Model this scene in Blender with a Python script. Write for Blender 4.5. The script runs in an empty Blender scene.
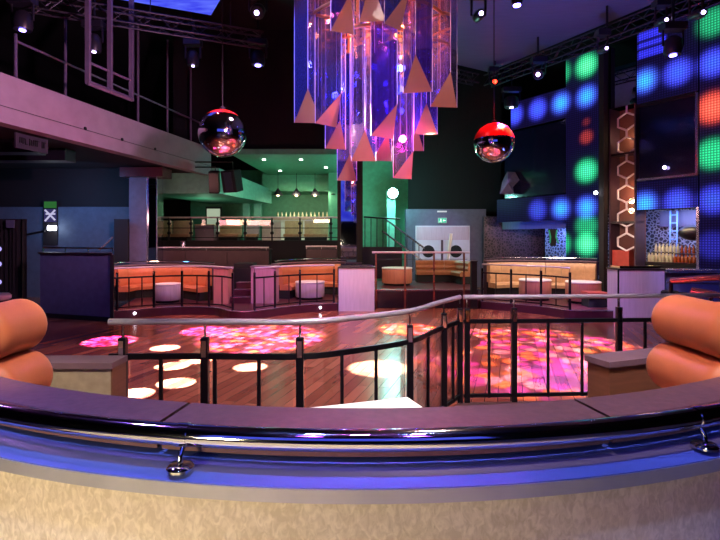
import bpy, bmesh, math, random
from mathutils import Vector, Matrix
random.seed(7)
PI = math.pi
SC = bpy.context.scene
COL = SC.collection
F, CX, HY, EYE = 480.0, 360.0, 238.0, 2.1

# ------------------------------------------------------------------ helpers
def P(px, py, d):
    return Vector(((px - CX) / F * d, d, EYE - (py - HY) / F * d))
def PX(px, d):
    return ((px - CX) / F * d, d)
def PZ(py, d):
    return EYE - (py - HY) / F * d
def hit(px, poly):
    k = (px - CX) / F
    best = None
    for (a, b) in zip(poly[:-1], poly[1:]):
        fa, fb = a[0] - k * a[1], b[0] - k * b[1]
        if fa * fb <= 0 and fa != fb:
            t = fa / (fa - fb)
            return (a[0] + (b[0] - a[0]) * t, a[1] + (b[1] - a[1]) * t)
    e = poly[0] if abs(poly[0][0] / poly[0][1] - k) < abs(poly[-1][0] / poly[-1][1] - k) else poly[-1]
    return e
def smooth_path(pts, n=8):
    """Catmull-Rom through points"""
    out = []
    P_ = [Vector(p) for p in pts]
    for i in range(len(P_) - 1):
        p0 = P_[i - 1] if i > 0 else P_[i] * 2 - P_[i + 1]
        p1, p2 = P_[i], P_[i + 1]
        p3 = P_[i + 2] if i + 2 < len(P_) else P_[i + 1] * 2 - P_[i]
        for k in range(n):
            t = k / n
            out.append(0.5 * ((2 * p1) + (p2 - p0) * t + (2 * p0 - 5 * p1 + 4 * p2 - p3) * t * t + (3 * p1 - p0 - 3 * p2 + p3) * t ** 3))
    out.append(P_[-1])
    return [tuple(p) for p in out]

class MB:
    def __init__(s):
        s.v, s.f = [], []
    def add(s, vs, fs):
        o = len(s.v)
        s.v += [Vector(v) for v in vs]
        s.f += [[i + o for i in f] for f in fs]
        return s
    def box(s, c, size, rz=0.0, rx=0.0, ry=0.0):
        M = Matrix.Translation(c) @ Matrix.Rotation(rz, 4, 'Z') @ Matrix.Rotation(ry, 4, 'Y') @ Matrix.Rotation(rx, 4, 'X')
        h = [x / 2 for x in size]
        vs = [M @ Vector((x * h[0], y * h[1], z * h[2])) for x in (-1, 1) for y in (-1, 1) for z in (-1, 1)]
        return s.add(vs, [(0, 1, 3, 2), (4, 6, 7, 5), (0, 4, 5, 1), (2, 3, 7, 6), (0, 2, 6, 4), (1, 5, 7, 3)])
    def prism(s, poly, z0, z1):
        n = len(poly)
        a = sum(poly[i][0] * poly[(i + 1) % n][1] - poly[(i + 1) % n][0] * poly[i][1] for i in range(n))
        if a < 0: poly = poly[::-1]
        vs = [(x, y, z0) for x, y in poly] + [(x, y, z1) for x, y in poly]
        fs = [list(range(n))[::-1], list(range(n, 2 * n))] + [(i, (i + 1) % n, n + (i + 1) % n, n + i) for i in range(n)]
        return s.add(vs, fs)
    def quad(s, pts):
        return s.add(pts, [(0, 1, 2, 3)])
    def tube(s, pts, r, n=12, cap=True, radii=None):
        pts = [Vector(p) for p in pts]
        rings = []
        up = None
        for i, p in enumerate(pts):
            t = (pts[min(i + 1, len(pts) - 1)] - pts[max(i - 1, 0)]).normalized()
            if up is None:
                up = Vector((0, 0, 1)) if abs(t.z) < .9 else Vector((0, 1, 0))
            a = t.cross(up)
            if a.length < 1e-5: a = t.orthogonal()
            a.normalize(); b = a.cross(t).normalized(); up = b
            rr = radii[i] if radii else r
            rings.append([p + (a * math.cos(2 * PI * k / n) + b * math.sin(2 * PI * k / n)) * rr for k in range(n)])
        vs = [v for R in rings for v in R]
        fs = []
        for i in range(len(rings) - 1):
            for k in range(n):
                fs.append((i * n + k, i * n + (k + 1) % n, (i + 1) * n + (k + 1) % n, (i + 1) * n + k))
        if cap:
            fs.append(list(range(n))[::-1]); fs.append([(len(rings) - 1) * n + k for k in range(n)])
        return s.add(vs, fs)
    def lathe(s, c, prof, n=32):
        """prof: (r,z) list, closed by axis ends if r==0"""
        c = Vector(c); vs = []; fs = []
        for (r, z) in prof:
            for k in range(n):
                vs.append(c + Vector((r * math.cos(2 * PI * k / n), r * math.sin(2 * PI * k / n), z)))
        for i in range(len(prof) - 1):
            for k in range(n):
                fs.append((i * n + k, i * n + (k + 1) % n, (i + 1) * n + (k + 1) % n, (i + 1) * n + k))
        fs.append(list(range(n))[::-1]); fs.append([(len(prof) - 1) * n + k for k in range(n)])
        return s.add(vs, fs)
    def sweep(s, path, prof, closed=True):
        """sweep closed (offset,z) profile along plan path; offset + = left of travel"""
        path = [Vector((p[0], p[1])) for p in path]
        m = len(prof); vs = []; fs = []
        for i, p in enumerate(path):
            d1 = (path[i] - path[i - 1]).normalized() if i > 0 else None
            d2 = (path[i + 1] - path[i]).normalized() if i + 1 < len(path) else None
            t = (d1 + d2).normalized() if d1 is not None and d2 is not None else (d1 if d1 is not None else d2)
            nrm = Vector((-t.y, t.x))
            k = 1.0
            if d1 is not None and d2 is not None:
                k = 1.0 / max(.5, nrm.dot(Vector((-d1.y, d1.x))))
            for (o, z) in prof:
                q = p + nrm * o * k
                vs.append((q.x, q.y, z))
        for i in range(len(path) - 1):
            for k in range(m):
                fs.append((i * m + k, (i + 1) * m + k, (i + 1) * m + (k + 1) % m, i * m + (k + 1) % m))
        fs.append(list(range(m))); fs.append([(len(path) - 1) * m + k for k in range(m)][::-1])
        return s.add(vs, fs)
    def sphere(s, c, r, seg=24, rings=12, sc=(1, 1, 1)):
        c = Vector(c); vs = [c + Vector((0, 0, -r * sc[2]))]; fs = []
        for i in range(1, rings):
            a = -PI / 2 + PI * i / rings
            for k in range(seg):
                b = 2 * PI * k / seg
                vs.append(c + Vector((r * sc[0] * math.cos(a) * math.cos(b), r * sc[1] * math.cos(a) * math.sin(b), r * sc[2] * math.sin(a))))
        vs.append(c + Vector((0, 0, r * sc[2])))
        for k in range(seg):
            fs.append((0, 1 + (k + 1) % seg, 1 + k))
        for i in range(rings - 2):
            for k in range(seg):
                a = 1 + i * seg + k; b = 1 + i * seg + (k + 1) % seg
                fs.append((a, b, b + seg, a + seg))
        L = len(vs) - 1; o = 1 + (rings - 2) * seg
        for k in range(seg):
            fs.append((L, o + k, o + (k + 1) % seg))
        return s.add(vs, fs)
    def build(s, name, m, parent=None, smooth=False, bevel=0.0, org=None, angle=40):
        me = bpy.data.meshes.new(name)
        if parent is not None:
            org = ORG.get(parent.name, Vector((0, 0, 0)))
        elif org is None:
            xs = [v.x for v in s.v]; ys = [v.y for v in s.v]; zs = [v.z for v in s.v]
            org = Vector(((min(xs) + max(xs)) / 2, (min(ys) + max(ys)) / 2, min(zs)))
        org = Vector(org)
        me.from_pydata([tuple(v - org) for v in s.v], [], s.f)
        bm = bmesh.new(); bm.from_mesh(me)
        bmesh.ops.recalc_face_normals(bm, faces=bm.faces[:])
        if bevel: bmesh.ops.bevel(bm, geom=bm.edges[:], offset=bevel, segments=2, affect='EDGES', profile=.6)
        bm.to_mesh(me); bm.free()
        o = bpy.data.objects.new(name, me); COL.objects.link(o)
        if m is not None: me.materials.append(m)
        if smooth:
            for p in me.polygons: p.use_smooth = True
            try: me.set_sharp_from_angle(angle=math.radians(angle))
            except Exception: pass
        if parent is not None:
            o.parent = parent; ORG[o.name] = org
        else:
            o.location = org; ORG[o.name] = org
        return o
ORG = {}
def tag(o, label, cat, group=None):
    o['label'] = label; o['category'] = cat
    if group: o['group'] = group
    return o
def thing(name, label, cat, loc, group=None):
    o = bpy.data.objects.new(name, None); COL.objects.link(o)
    o.empty_display_size = .1
    o.location = loc; ORG[o.name] = Vector(loc)
    return tag(o, label, cat, group)
def struct(name, mb, m, **k):
    o = mb.build(name, m, **k); o['kind'] = 'structure'; return o
def copy_tree(root, loc, label=None, group=None, rz=None):
    r = root.copy(); COL.objects.link(r); r.location = loc
    if rz is not None: r.rotation_euler = (0, 0, rz)
    if label: r['label'] = label
    if group: r['group'] = group
    def rec(a, b):
        for ch in list(a.children):
            c = ch.copy(); COL.objects.link(c); c.parent = b
            rec(ch, c)
    rec(root, r)
    return r

# ------------------------------------------------------------------ materials
def srgb(h):
    if isinstance(h, str):
        h = h.lstrip('#'); c = [int(h[i:i + 2], 16) / 255 for i in (0, 2, 4)]
    else: c = h
    return tuple((x / 12.92 if x <= .04045 else ((x + .055) / 1.055) ** 2.4) for x in c) + (1,)
def mat(name, col, rough=.5, metal=0.0, var=.12, scale=6.0, bump=0.0, spec=.5, coat=0.0, emis=None, es=0.0, stretch=None):
    m = bpy.data.materials.new(name); m.use_nodes = True
    nt = m.node_tree; b = nt.nodes['Principled BSDF']
    c = srgb(col)
    tc = nt.nodes.new('ShaderNodeTexCoord')
    nz = nt.nodes.new('ShaderNodeTexNoise'); nz.inputs['Scale'].default_value = scale; nz.inputs['Detail'].default_value = 4
    if stretch:
        mp = nt.nodes.new('ShaderNodeMapping'); mp.inputs['Scale'].default_value = stretch
        nt.links.new(tc.outputs['Object'], mp.inputs['Vector']); nt.links.new(mp.outputs['Vector'], nz.inputs['Vector'])
    else:
        nt.links.new(tc.outputs['Object'], nz.inputs['Vector'])
    rp = nt.nodes.new('ShaderNodeValToRGB')
    rp.color_ramp.elements[0].position = .3; rp.color_ramp.elements[1].position = .7
    rp.color_ramp.elements[0].color = tuple(x * (1 - var) for x in c[:3]) + (1,)
    rp.color_ramp.elements[1].color = tuple(min(1, x * (1 + var)) for x in c[:3]) + (1,)
    nt.links.new(nz.outputs['Fac'], rp.inputs['Fac']); nt.links.new(rp.outputs['Color'], b.inputs['Base Color'])
    b.inputs['Roughness'].default_value = rough; b.inputs['Metallic'].default_value = metal
    b.inputs['Specular IOR Level'].default_value = spec; b.inputs['Coat Weight'].default_value = coat
    if bump:
        bp = nt.nodes.new('ShaderNodeBump'); bp.inputs['Strength'].default_value = bump; bp.inputs['Distance'].default_value = .02
        nt.links.new(nz.outputs['Fac'], bp.inputs['Height']); nt.links.new(bp.outputs['Normal'], b.inputs['Normal'])
    if emis:
        b.inputs['Emission Color'].default_value = srgb(emis); b.inputs['Emission Strength'].default_value = es
    return m
def glass_mat(name, col, mixg=.08, rough=.02):
    m = bpy.data.materials.new(name); m.use_nodes = True
    nt = m.node_tree; nt.nodes.clear()
    out = nt.nodes.new('ShaderNodeOutputMaterial'); mix = nt.nodes.new('ShaderNodeMixShader')
    tr = nt.nodes.new('ShaderNodeBsdfTransparent'); gl = nt.nodes.new('ShaderNodeBsdfGlossy')
    tr.inputs['Color'].default_value = srgb(col); gl.inputs['Roughness'].default_value = rough
    gl.inputs['Color'].default_value = (1, 1, 1, 1)
    lw = nt.nodes.new('ShaderNodeLayerWeight'); lw.inputs['Blend'].default_value = .15
    ma = nt.nodes.new('ShaderNodeMath'); ma.operation = 'MULTIPLY_ADD'; ma.inputs[1].default_value = .6; ma.inputs[2].default_value = mixg
    nt.links.new(lw.outputs['Fresnel'], ma.inputs[0]); nt.links.new(ma.outputs[0], mix.inputs['Fac'])
    nt.links.new(tr.outputs[0], mix.inputs[1]); nt.links.new(gl.outputs[0], mix.inputs[2]); nt.links.new(mix.outputs[0], out.inputs['Surface'])
    return m
def emit(name, col, s):
    m = bpy.data.materials.new(name); m.use_nodes = True
    nt = m.node_tree; nt.nodes.clear()
    out = nt.nodes.new('ShaderNodeOutputMaterial'); e = nt.nodes.new('ShaderNodeEmission')
    e.inputs['Color'].default_value = srgb(col); e.inputs['Strength'].default_value = s
    nt.links.new(e.outputs[0], out.inputs['Surface'])
    return m

def wood_floor():
    m = bpy.data.materials.new('plank_floor'); m.use_nodes = True
    nt = m.node_tree; b = nt.nodes['Principled BSDF']
    tc = nt.nodes.new('ShaderNodeTexCoord')
    mp = nt.nodes.new('ShaderNodeMapping'); mp.inputs['Rotation'].default_value = (0, 0, math.radians(-72.6))
    nt.links.new(tc.outputs['Object'], mp.inputs['Vector'])
    br = nt.nodes.new('ShaderNodeTexBrick')
    br.inputs['Scale'].default_value = 1.0; br.inputs['Brick Width'].default_value = 1.8; br.inputs['Row Height'].default_value = .16
    br.inputs['Mortar Size'].default_value = .004; br.inputs['Bias'].default_value = 0
    br.inputs['Color1'].default_value = srgb('7a3b2c'); br.inputs['Color2'].default_value = srgb('a9684a'); br.inputs['Mortar'].default_value = srgb('2a1410')
    br.offset = .37
    nt.links.new(mp.outputs[0], br.inputs['Vector'])
    mp2 = nt.nodes.new('ShaderNodeMapping'); mp2.inputs['Scale'].default_value = (1.2, 18, 1)
    nt.links.new(mp.outputs[0], mp2.inputs['Vector'])
    nz = nt.nodes.new('ShaderNodeTexNoise'); nz.inputs['Scale'].default_value = 2.5; nz.inputs['Detail'].default_value = 6
    nt.links.new(mp2.outputs[0], nz.inputs['Vector'])
    mx = nt.nodes.new('ShaderNodeMix'); mx.data_type = 'RGBA'; mx.blend_type = 'MULTIPLY'; mx.inputs['Factor'].default_value = .55
    rp = nt.nodes.new('ShaderNodeValToRGB'); rp.color_ramp.elements[0].color = (.45, .4, .4, 1); rp.color_ramp.elements[1].color = (1.2, 1.15, 1.1, 1)
    nt.links.new(nz.outputs['Fac'], rp.inputs['Fac'])
    nt.links.new(br.outputs['Color'], mx.inputs['A']); nt.links.new(rp.outputs['Color'], mx.inputs['B'])
    nt.links.new(mx.outputs['Result'], b.inputs['Base Color'])
    b.inputs['Roughness'].default_value = .24
    b.inputs['Specular IOR Level'].default_value = .5
    return m
def honeycomb_mat(name, c0, c1, sc=7.0):
    m = bpy.data.materials.new(name); m.use_nodes = True
    nt = m.node_tree; b = nt.nodes['Principled BSDF']
    tc = nt.nodes.new('ShaderNodeTexCoord'); vo = nt.nodes.new('ShaderNodeTexVoronoi')
    vo.feature = 'DISTANCE_TO_EDGE'; vo.inputs['Scale'].default_value = sc; vo.inputs['Randomness'].default_value = .85
    nt.links.new(tc.outputs['Object'], vo.inputs['Vector'])
    rp = nt.nodes.new('ShaderNodeValToRGB'); rp.color_ramp.elements[0].position = .05; rp.color_ramp.elements[1].position = .16
    rp.color_ramp.elements[0].color = srgb(c1); rp.color_ramp.elements[1].color = srgb(c0)
    nt.links.new(vo.outputs['Distance'], rp.inputs['Fac']); nt.links.new(rp.outputs['Color'], b.inputs['Base Color'])
    b.inputs['Roughness'].default_value = .4
    return m
def wallpaper_mat():
    m = bpy.data.materials.new('beige_wallpaper'); m.use_nodes = True
    nt = m.node_tree; b = nt.nodes['Principled BSDF']
    tc = nt.nodes.new('ShaderNodeTexCoord'); mp = nt.nodes.new('ShaderNodeMapping'); mp.inputs['Scale'].default_value = (60, 60, 36)
    mp.inputs['Rotation'].default_value = (.3, .5, .4)
    nt.links.new(tc.outputs['Object'], mp.inputs['Vector'])
    nz = nt.nodes.new('ShaderNodeTexNoise'); nz.inputs['Scale'].default_value = 1.0; nz.inputs['Detail'].default_value = 5; nz.inputs['Distortion'].default_value = 1.0
    nt.links.new(mp.outputs[0], nz.inputs['Vector'])
    rp = nt.nodes.new('ShaderNodeValToRGB'); e = rp.color_ramp.elements
    e[0].position = .38; e[0].color = srgb('cbbd98'); e[1].position = .66; e[1].color = srgb('e6dab8')
    nt.links.new(nz.outputs['Fac'], rp.inputs['Fac']); nt.links.new(rp.outputs['Color'], b.inputs['Base Color'])
    bp = nt.nodes.new('ShaderNodeBump'); bp.inputs['Strength'].default_value = .3; bp.inputs['Distance'].default_value = .004
    nt.links.new(nz.outputs['Fac'], bp.inputs['Height']); nt.links.new(bp.outputs[0], b.inputs['Normal'])
    b.inputs['Roughness'].default_value = .55
    return m
def led_mat():
    m = bpy.data.materials.new('led_screen'); m.use_nodes = True
    nt = m.node_tree; nt.nodes.clear()
    out = nt.nodes.new('ShaderNodeOutputMaterial'); e = nt.nodes.new('ShaderNodeEmission')
    at = nt.nodes.new('ShaderNodeVertexColor'); at.layer_name = 'picture'
    tc = nt.nodes.new('ShaderNodeTexCoord'); sp = nt.nodes.new('ShaderNodeSeparateXYZ')
    nt.links.new(tc.outputs['Object'], sp.inputs[0])
    def wave(sock):
        a = nt.nodes.new('ShaderNodeMath'); a.operation = 'MULTIPLY'; a.inputs[1].default_value = 2 * PI / .07
        b = nt.nodes.new('ShaderNodeMath'); b.operation = 'SINE'
        c = nt.nodes.new('ShaderNodeMath'); c.operation = 'MULTIPLY_ADD'; c.inputs[1].default_value = .5; c.inputs[2].default_value = .5
        nt.links.new(sock, a.inputs[0]); nt.links.new(a.outputs[0], b.inputs[0]); nt.links.new(b.outputs[0], c.inputs[0]); return c.outputs[0]
    mu = nt.nodes.new('ShaderNodeMath'); mu.operation = 'MULTIPLY'
    nt.links.new(wave(sp.outputs['X']), mu.inputs[0]); nt.links.new(wave(sp.outputs['Z']), mu.inputs[1])
    ma = nt.nodes.new('ShaderNodeMath'); ma.operation = 'MULTIPLY_ADD'; ma.inputs[1].default_value = 1.9; ma.inputs[2].default_value = .65
    nt.links.new(mu.outputs[0], ma.inputs[0])
    nt.links.new(at.outputs['Color'], e.inputs['Color']); nt.links.new(ma.outputs[0], e.inputs['Strength'])
    ad = nt.nodes.new('ShaderNodeAddShader'); gl = nt.nodes.new('ShaderNodeBsdfGlossy'); gl.inputs['Roughness'].default_value = .35; gl.inputs['Color'].default_value = (.003, .003, .004, 1)
    nt.links.new(e.outputs[0], ad.inputs[0]); nt.links.new(gl.outputs[0], ad.inputs[1])
    nt.links.new(ad.outputs[0], out.inputs['Surface'])
    return m
def acrylic_mat(name, tint, gloss=.46, diff=.06):
    m = bpy.data.materials.new(name); m.use_nodes = True
    nt = m.node_tree; nt.nodes.clear()
    out = nt.nodes.new('ShaderNodeOutputMaterial')
    tr = nt.nodes.new('ShaderNodeBsdfTransparent'); gl = nt.nodes.new('ShaderNodeBsdfGlossy'); df = nt.nodes.new('ShaderNodeBsdfTranslucent'); d2 = nt.nodes.new('ShaderNodeBsdfDiffuse')
    tr.inputs['Color'].default_value = srgb(tint); gl.inputs['Roughness'].default_value = .04; gl.inputs['Color'].default_value = (.95, .95, 1, 1)
    tc = nt.nodes.new('ShaderNodeTexCoord'); nz = nt.nodes.new('ShaderNodeTexNoise'); nz.inputs['Scale'].default_value = 2.2; nz.inputs['Detail'].default_value = 2
    nt.links.new(tc.outputs['Object'], nz.inputs['Vector'])
    bp = nt.nodes.new('ShaderNodeBump'); bp.inputs['Strength'].default_value = .06; bp.inputs['Distance'].default_value = .05
    nt.links.new(nz.outputs['Fac'], bp.inputs['Height']); nt.links.new(bp.outputs[0], gl.inputs['Normal'])
    df.inputs['Color'].default_value = srgb(tint); d2.inputs['Color'].default_value = srgb(tint)
    m0 = nt.nodes.new('ShaderNodeMixShader'); m0.inputs['Fac'].default_value = .4
    m1 = nt.nodes.new('ShaderNodeMixShader'); m1.inputs['Fac'].default_value = diff
    m2 = nt.nodes.new('ShaderNodeMixShader'); m2.inputs['Fac'].default_value = gloss
    nt.links.new(df.outputs[0], m0.inputs[1]); nt.links.new(d2.outputs[0], m0.inputs[2])
    nt.links.new(tr.outputs[0], m1.inputs[1]); nt.links.new(m0.outputs[0], m1.inputs[2])
    nt.links.new(m1.outputs[0], m2.inputs[1]); nt.links.new(gl.outputs[0], m2.inputs[2])
    nt.links.new(m2.outputs[0], out.inputs['Surface'])
    return m

M = {}
M['floor'] = wood_floor()
M['paper'] = wallpaper_mat()
M['led'] = led_mat()
M['comb'] = honeycomb_mat('honeycomb_tiles', '28283e', '8d93ac', 9.0)
M['brick'] = honeycomb_mat('dark_honeycomb', '2a1c22', '5d4650', 9.0)
M['pad'] = mat('mauve_leather', '7a5648', .6, bump=.08, scale=40, spec=.25)
M['shelf'] = mat('blue_tinted_grey_paint', '707cae', .42, spec=.15, scale=3)  # grey ledge paint; the blue light on it is put into the colour
M['trim'] = mat('aluminium_edge', 'a8a69c', .4, .3)
M['chrome'] = mat('chrome', 'd8d8dc', .07, 1.0, var=.03)
M['steel'] = mat('brushed_steel', 'd6ccd0', .38, .45, var=.05)
M['blackmetal'] = mat('black_metal', '17161b', .4, .4)
M['postmetal'] = mat('dark_bronze_post', '3a3038', .35, .6)
M['black'] = mat('matt_black', '0b0a0d', .8)
M['curtain'] = mat('black_drape', '08070b', .9, scale=3, stretch=(14, 14, .4), var=.5)
M['glass'] = glass_mat('balustrade_glass', 'f2f4f4', .03)
M['orange'] = mat('orange_leather', 'c4764f', .42, bump=.06, scale=9, var=.06)
M['orange2'] = mat('tan_leather', 'c29a70', .45, bump=.08, scale=9, var=.1)
M['bronzeleather'] = mat('bronze_leather', '94623f', .4, bump=.06, scale=9)
M['redseat'] = mat('red_leather', 'b04a3c', .45)
M['cream'] = mat('cream_leather', 'cdbb90', .5)
M['beigewall'] = mat('beige_panel', 'a59b86', .5, scale=20)
M['brownwood'] = mat('brown_wood_panel', '7a5340', .4, scale=5, stretch=(1, 1, 9))
M['mauve'] = mat('mauve_top', '77606c', .4)
M['white'] = mat('white_laminate', 'e9e6e0', .3, var=.04)
M['tanedge'] = mat('tan_edge', '9a6a48', .5)
M['riser'] = mat('dark_red_riser', '4c222c', .35, scale=4)
M['platform'] = mat('platform_boards', '6b4642', .35, scale=4, stretch=(1, 10, 1))
M['purplewall'] = mat('lilac_panel', 'b8a6b4', .45, scale=3, stretch=(8, 8, .6), var=.08)
M['drum'] = mat('lilac_drum', 'b9a6ae', .5, scale=5, stretch=(9, 9, .4), var=.15)
M['drumtan'] = mat('tan_drum', 'b5785a', .5, scale=5, stretch=(9, 9, .4), var=.15)
M['darkpanel'] = mat('dark_brown_panel', '231a1e', .35, scale=4)
M['plum'] = mat('plum_panel', '43323f', .45)
M['facing'] = mat('counter_facing', '3c2a2c', .45, scale=4)
M['bluewall'] = mat('teal_grey_wall', '3f5060', .7)
M['plaster'] = mat('grey_plaster', '8d8088', .75, scale=2, bump=.05)
M['boxwall'] = mat('blue_grey_wall', '565a74', .55)
M['green'] = mat('green_paint', '4f9a7a', .6)
M['teal'] = mat('teal_paint', '6fb8a4', .6)
M['doorwhite'] = mat('white_door', 'c3c3cf', .45, var=.04)
M['surround'] = mat('slate_surround', '5a5b74', .6)
M['mirror'] = mat('mirror', 'b8bcc8', .03, 1.0, var=.02)
M['ball'] = mat('mirror_ball', 'd0d2da', .06, 1.0, var=.02)
M['ballred'] = mat('red_light_shell', 'e03028', .25, .35, var=.05)
M['ceil'] = mat('ceiling_board', '4a4c66', .55, scale=1.5, stretch=(1, 12, 1))
M['darkglass'] = mat('dark_window_glass', '10122c', .12, spec=.8)
M['acrylic'] = acrylic_mat('clear_acrylic', 'd8d8f4', .5, .05)
M['acrylic_b'] = acrylic_mat('blue_acrylic', '8a98f4', .44, .13)
M['acrylic_v'] = acrylic_mat('violet_acrylic', 'a890f0', .46, .08)
M['acrylicend'] = acrylic_mat('chandelier_cut_face', 'f0c8b0', .3, .5)  # same acrylic as the prisms; warm floor reflection put into the tint
M['silver'] = mat('silver_frame', 'b9bccb', .25, .8)
M['warmlamp'] = emit('warm_lamp', 'ffd9a0', 12)
M['whitelamp'] = emit('white_lamp', 'e8ecff', 14)
M['bluelamp'] = emit('violet_lens', '7a68ff', 30)
M['violetlens'] = emit('lilac_lens', 'c9b4ff', 14)
M['redlamp'] = emit('red_lens', 'ff2a18', 18)
M['greenlamp'] = emit('green_star', 'b8fff4', 60)
M['exit'] = emit('exit_sign_face', '58d8b0', .9)
M['exitw'] = emit('exit_sign_mark', 'f4fff8', 1.6)
M['screen'] = emit('white_screen', 'c8d8ff', 1.4)
M['downlight'] = emit('downlight', 'e6ffe8', 10)
M['glow'] = emit('drum_lamp', 'fff0d8', 1.3)
M['fixture'] = mat('fixture_plastic', '1b1922', .35)
M['pole'] = mat('grey_pole', '5e5466', .5, .3)
M['ladder'] = mat('blue_ladder', '6c9ae0', .4)

# ------------------------------------------------------------------ camera
cd = bpy.data.cameras.new('camera'); cam = bpy.data.objects.new('camera', cd); COL.objects.link(cam)
cam.location = (0, 0, EYE); cam.rotation_euler = (PI / 2, 0, 0)
cd.sensor_width = 36; cd.lens = 24; cd.shift_y = -(270 - HY) / 720; cd.clip_start = .05; cd.clip_end = 100
SC.camera = cam

# ------------------------------------------------------------------ room shell
struct('floor', MB().box((0, 11, -.1), (30, 34, .2)), M['floor'], org=(0, 0, 0))
struct('ceiling', MB().box((0, 11, 10.1), (30, 34, .2)), M['black'])
struct('wall_left', MB().box((-14.1, 11, 5), (.2, 34, 10)), M['black'])
struct('wall_right', MB().box((15.1, 11, 5), (.2, 34, 10)), M['black'])
struct('wall_back', MB().box((0, 28.1, 5), (30, .2, 10)), M['black'])
struct('wall_front', MB().box((0, -6.1, 5), (30, .2, 10)), M['black'])
M['bigscreen'] = None
# dropped ceiling over the dance floor, turned with the room
CE = [(4.55, 17.06), (10.9, 5.9), (4.9, 2.45), (-1.45, 13.6)]
struct('ceiling_dance_floor', MB().prism(CE, 8.0, 8.2), M['ceil'])

# near platforms
bal_l = smooth_path([(-1.84, 3.52), (-1.12, 3.53), (-.44, 3.52), (-.06, 3.69), (.42, 4.04), (.73, 4.54), (1.04, 5.0)], 5)
bal_r = [(1.075, 5.0), (1.6, 5.02), (2.7, 5.08), (3.6, 5.14), (4.6, 5.2)]
front_edge = [(-5.5, 3.6)] + bal_l + bal_r[1:] + [(6, 5.3)]
struct('floor_booth', MB().prism(front_edge + [(6, -5.9), (-5.5, -5.9)], 0, .39), M['platform'])

M['tile'] = mat('pale_floor_tile', 'd8cdb8', .5, scale=2)
struct('floor_standing', MB().box((0, -2.3, .4), (9, 6.4, .02)), M['tile'])

# ------------------------------------------------------------------ curved half wall in front
C0 = Vector((0, 4.17))
def arc(r, a0, a1, n):
    return [(C0.x + r * math.sin(math.radians(a0 + (a1 - a0) * i / n)), C0.y - r * math.cos(math.radians(a0 + (a1 - a0) * i / n))) for i in range(n + 1)]
hw = thing('curved_half_wall', 'curved beige papered half wall with blue-lit ledge, nearest the viewer', 'half wall', (0, 1.2, .39))
A_ = arc(3.0, -62, 62, 96)   # travel +x; left of travel = +y (inside)
MB().sweep(A_, [(0, .39), (0, 1.468), (.24, 1.468), (.24, .39)]).build('wall_body', M['paper'], hw, True)
MB().sweep(A_, [(-.022, 1.463), (-.022, 1.497), (.02, 1.497), (.02, 1.463)]).build('edge_trim', M['trim'], hw, True)
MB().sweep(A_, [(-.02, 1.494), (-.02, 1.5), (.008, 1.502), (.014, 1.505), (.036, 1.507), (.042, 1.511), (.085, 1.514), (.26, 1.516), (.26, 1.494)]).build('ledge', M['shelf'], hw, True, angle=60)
gap = .25
for i, (a0, a1) in enumerate([(-62, -10.85), (-10.6, 13.7), (13.95, 62)]):
    pa = arc(2.835, a0, a1, 48)
    MB().sweep(pa, [(-.085, 1.53), (-.085, 1.588), (-.073, 1.6), (.07, 1.602), (.085, 1.59), (.085, 1.53)]).build('top_pad', M['pad'], hw, True)
rail = thing('bar_rail', 'thick polished chrome rail on brackets along the nearest curved ledge', 'rail', (0, 1.2, 1.5))
MB().tube([(x, y, 1.592) for x, y in arc(2.965, -62, 62, 120)], .0275, 24).build('tube', M['chrome'], rail, True)
for px in (-330, 184, 698, 1060):
    th = math.atan((px - CX) / F)
    # angle about C0 whose ray passes that pixel
    best = min(range(-620, 621), key=lambda a: abs((2.965 * math.sin(math.radians(a / 10))) / max(.05, 4.17 - 2.965 * math.cos(math.radians(a / 10))) - (px - CX) / F))
    a = math.radians(best / 10)
    q = Vector((2.985 * math.sin(a), 4.17 - 2.985 * math.cos(a)))
    t = Vector((math.cos(a), math.sin(a)))
    br = MB().lathe((q.x, q.y, 1.513), [(.034, 0), (.034, .006), (.028, .012), (.01, .014)], 24).build('bracket', M['chrome'], rail, True)
    qr = Vector((2.965 * math.sin(a), 4.17 - 2.965 * math.cos(a)))
    MB().tube([(q.x, q.y, 1.52), (q.x, q.y, 1.545), (qr.x, qr.y, 1.572)], .0075, 10).build('stem', M['chrome'], br, True)
    MB().tube([(qr.x - t.x * .016, qr.y - t.y * .016, 1.592), (qr.x + t.x * .016, qr.y + t.y * .016, 1.592)], .0298, 24).build('collar', M['chrome'], br, True)

# ------------------------------------------------------------------ near sofas and arm panels
def roll_sofa(sgn, label, y1):
    so = thing('booth_sofa', label, 'sofa', (sgn * 1.7, 2.3, .39))
    for i, (xc, zc) in enumerate(((1.725, 1.66), (1.695, 1.405), (1.7, 1.155))):
        y0 = 2.13; pts = []; rad = []
        r = .131
        N = 26
        for k in range(N + 1):
            u = k / N; y = y0 + (y1 - y0) * u
            e = min(y - y0, y1 - y)
            rr = r * (1 - max(0, 1 - e / .07) ** 2.5 * .55) * (1 + .012 * math.sin(u * 9 + i))
            pts.append((sgn * xc, y, zc)); rad.append(rr)
        MB().tube(pts, r, 28, True, rad).build('back_roll', M['orange'], so, True, angle=60)
    MB().box((sgn * 1.45, (2.13 + y1) / 2, .79), (.75, y1 - 2.13, .14)).build('seat', M['orange'], so, True, bevel=.03)
    MB().box((sgn * 1.47, (2.13 + y1) / 2, .55), (.68, y1 - 2.16, .32)).build('base', M['black'], so)
    MB().box((sgn * 1.86, (2.2 + y1) / 2, .92), (.07, y1 - 2.2 - .04, 1.06)).build('back_board', M['brownwood'], so)
roll_sofa(-1, 'orange leather sofa with rolled back cushions at the left end of the front ledge', 2.5)
roll_sofa(1, 'orange leather sofa with rolled back cushions beside the brown end panel', 2.68)
ap = thing('end_panel', 'low beige end panel with mauve top beside the left sofa', 'panel', (-2, 3.4, .39))
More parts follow.
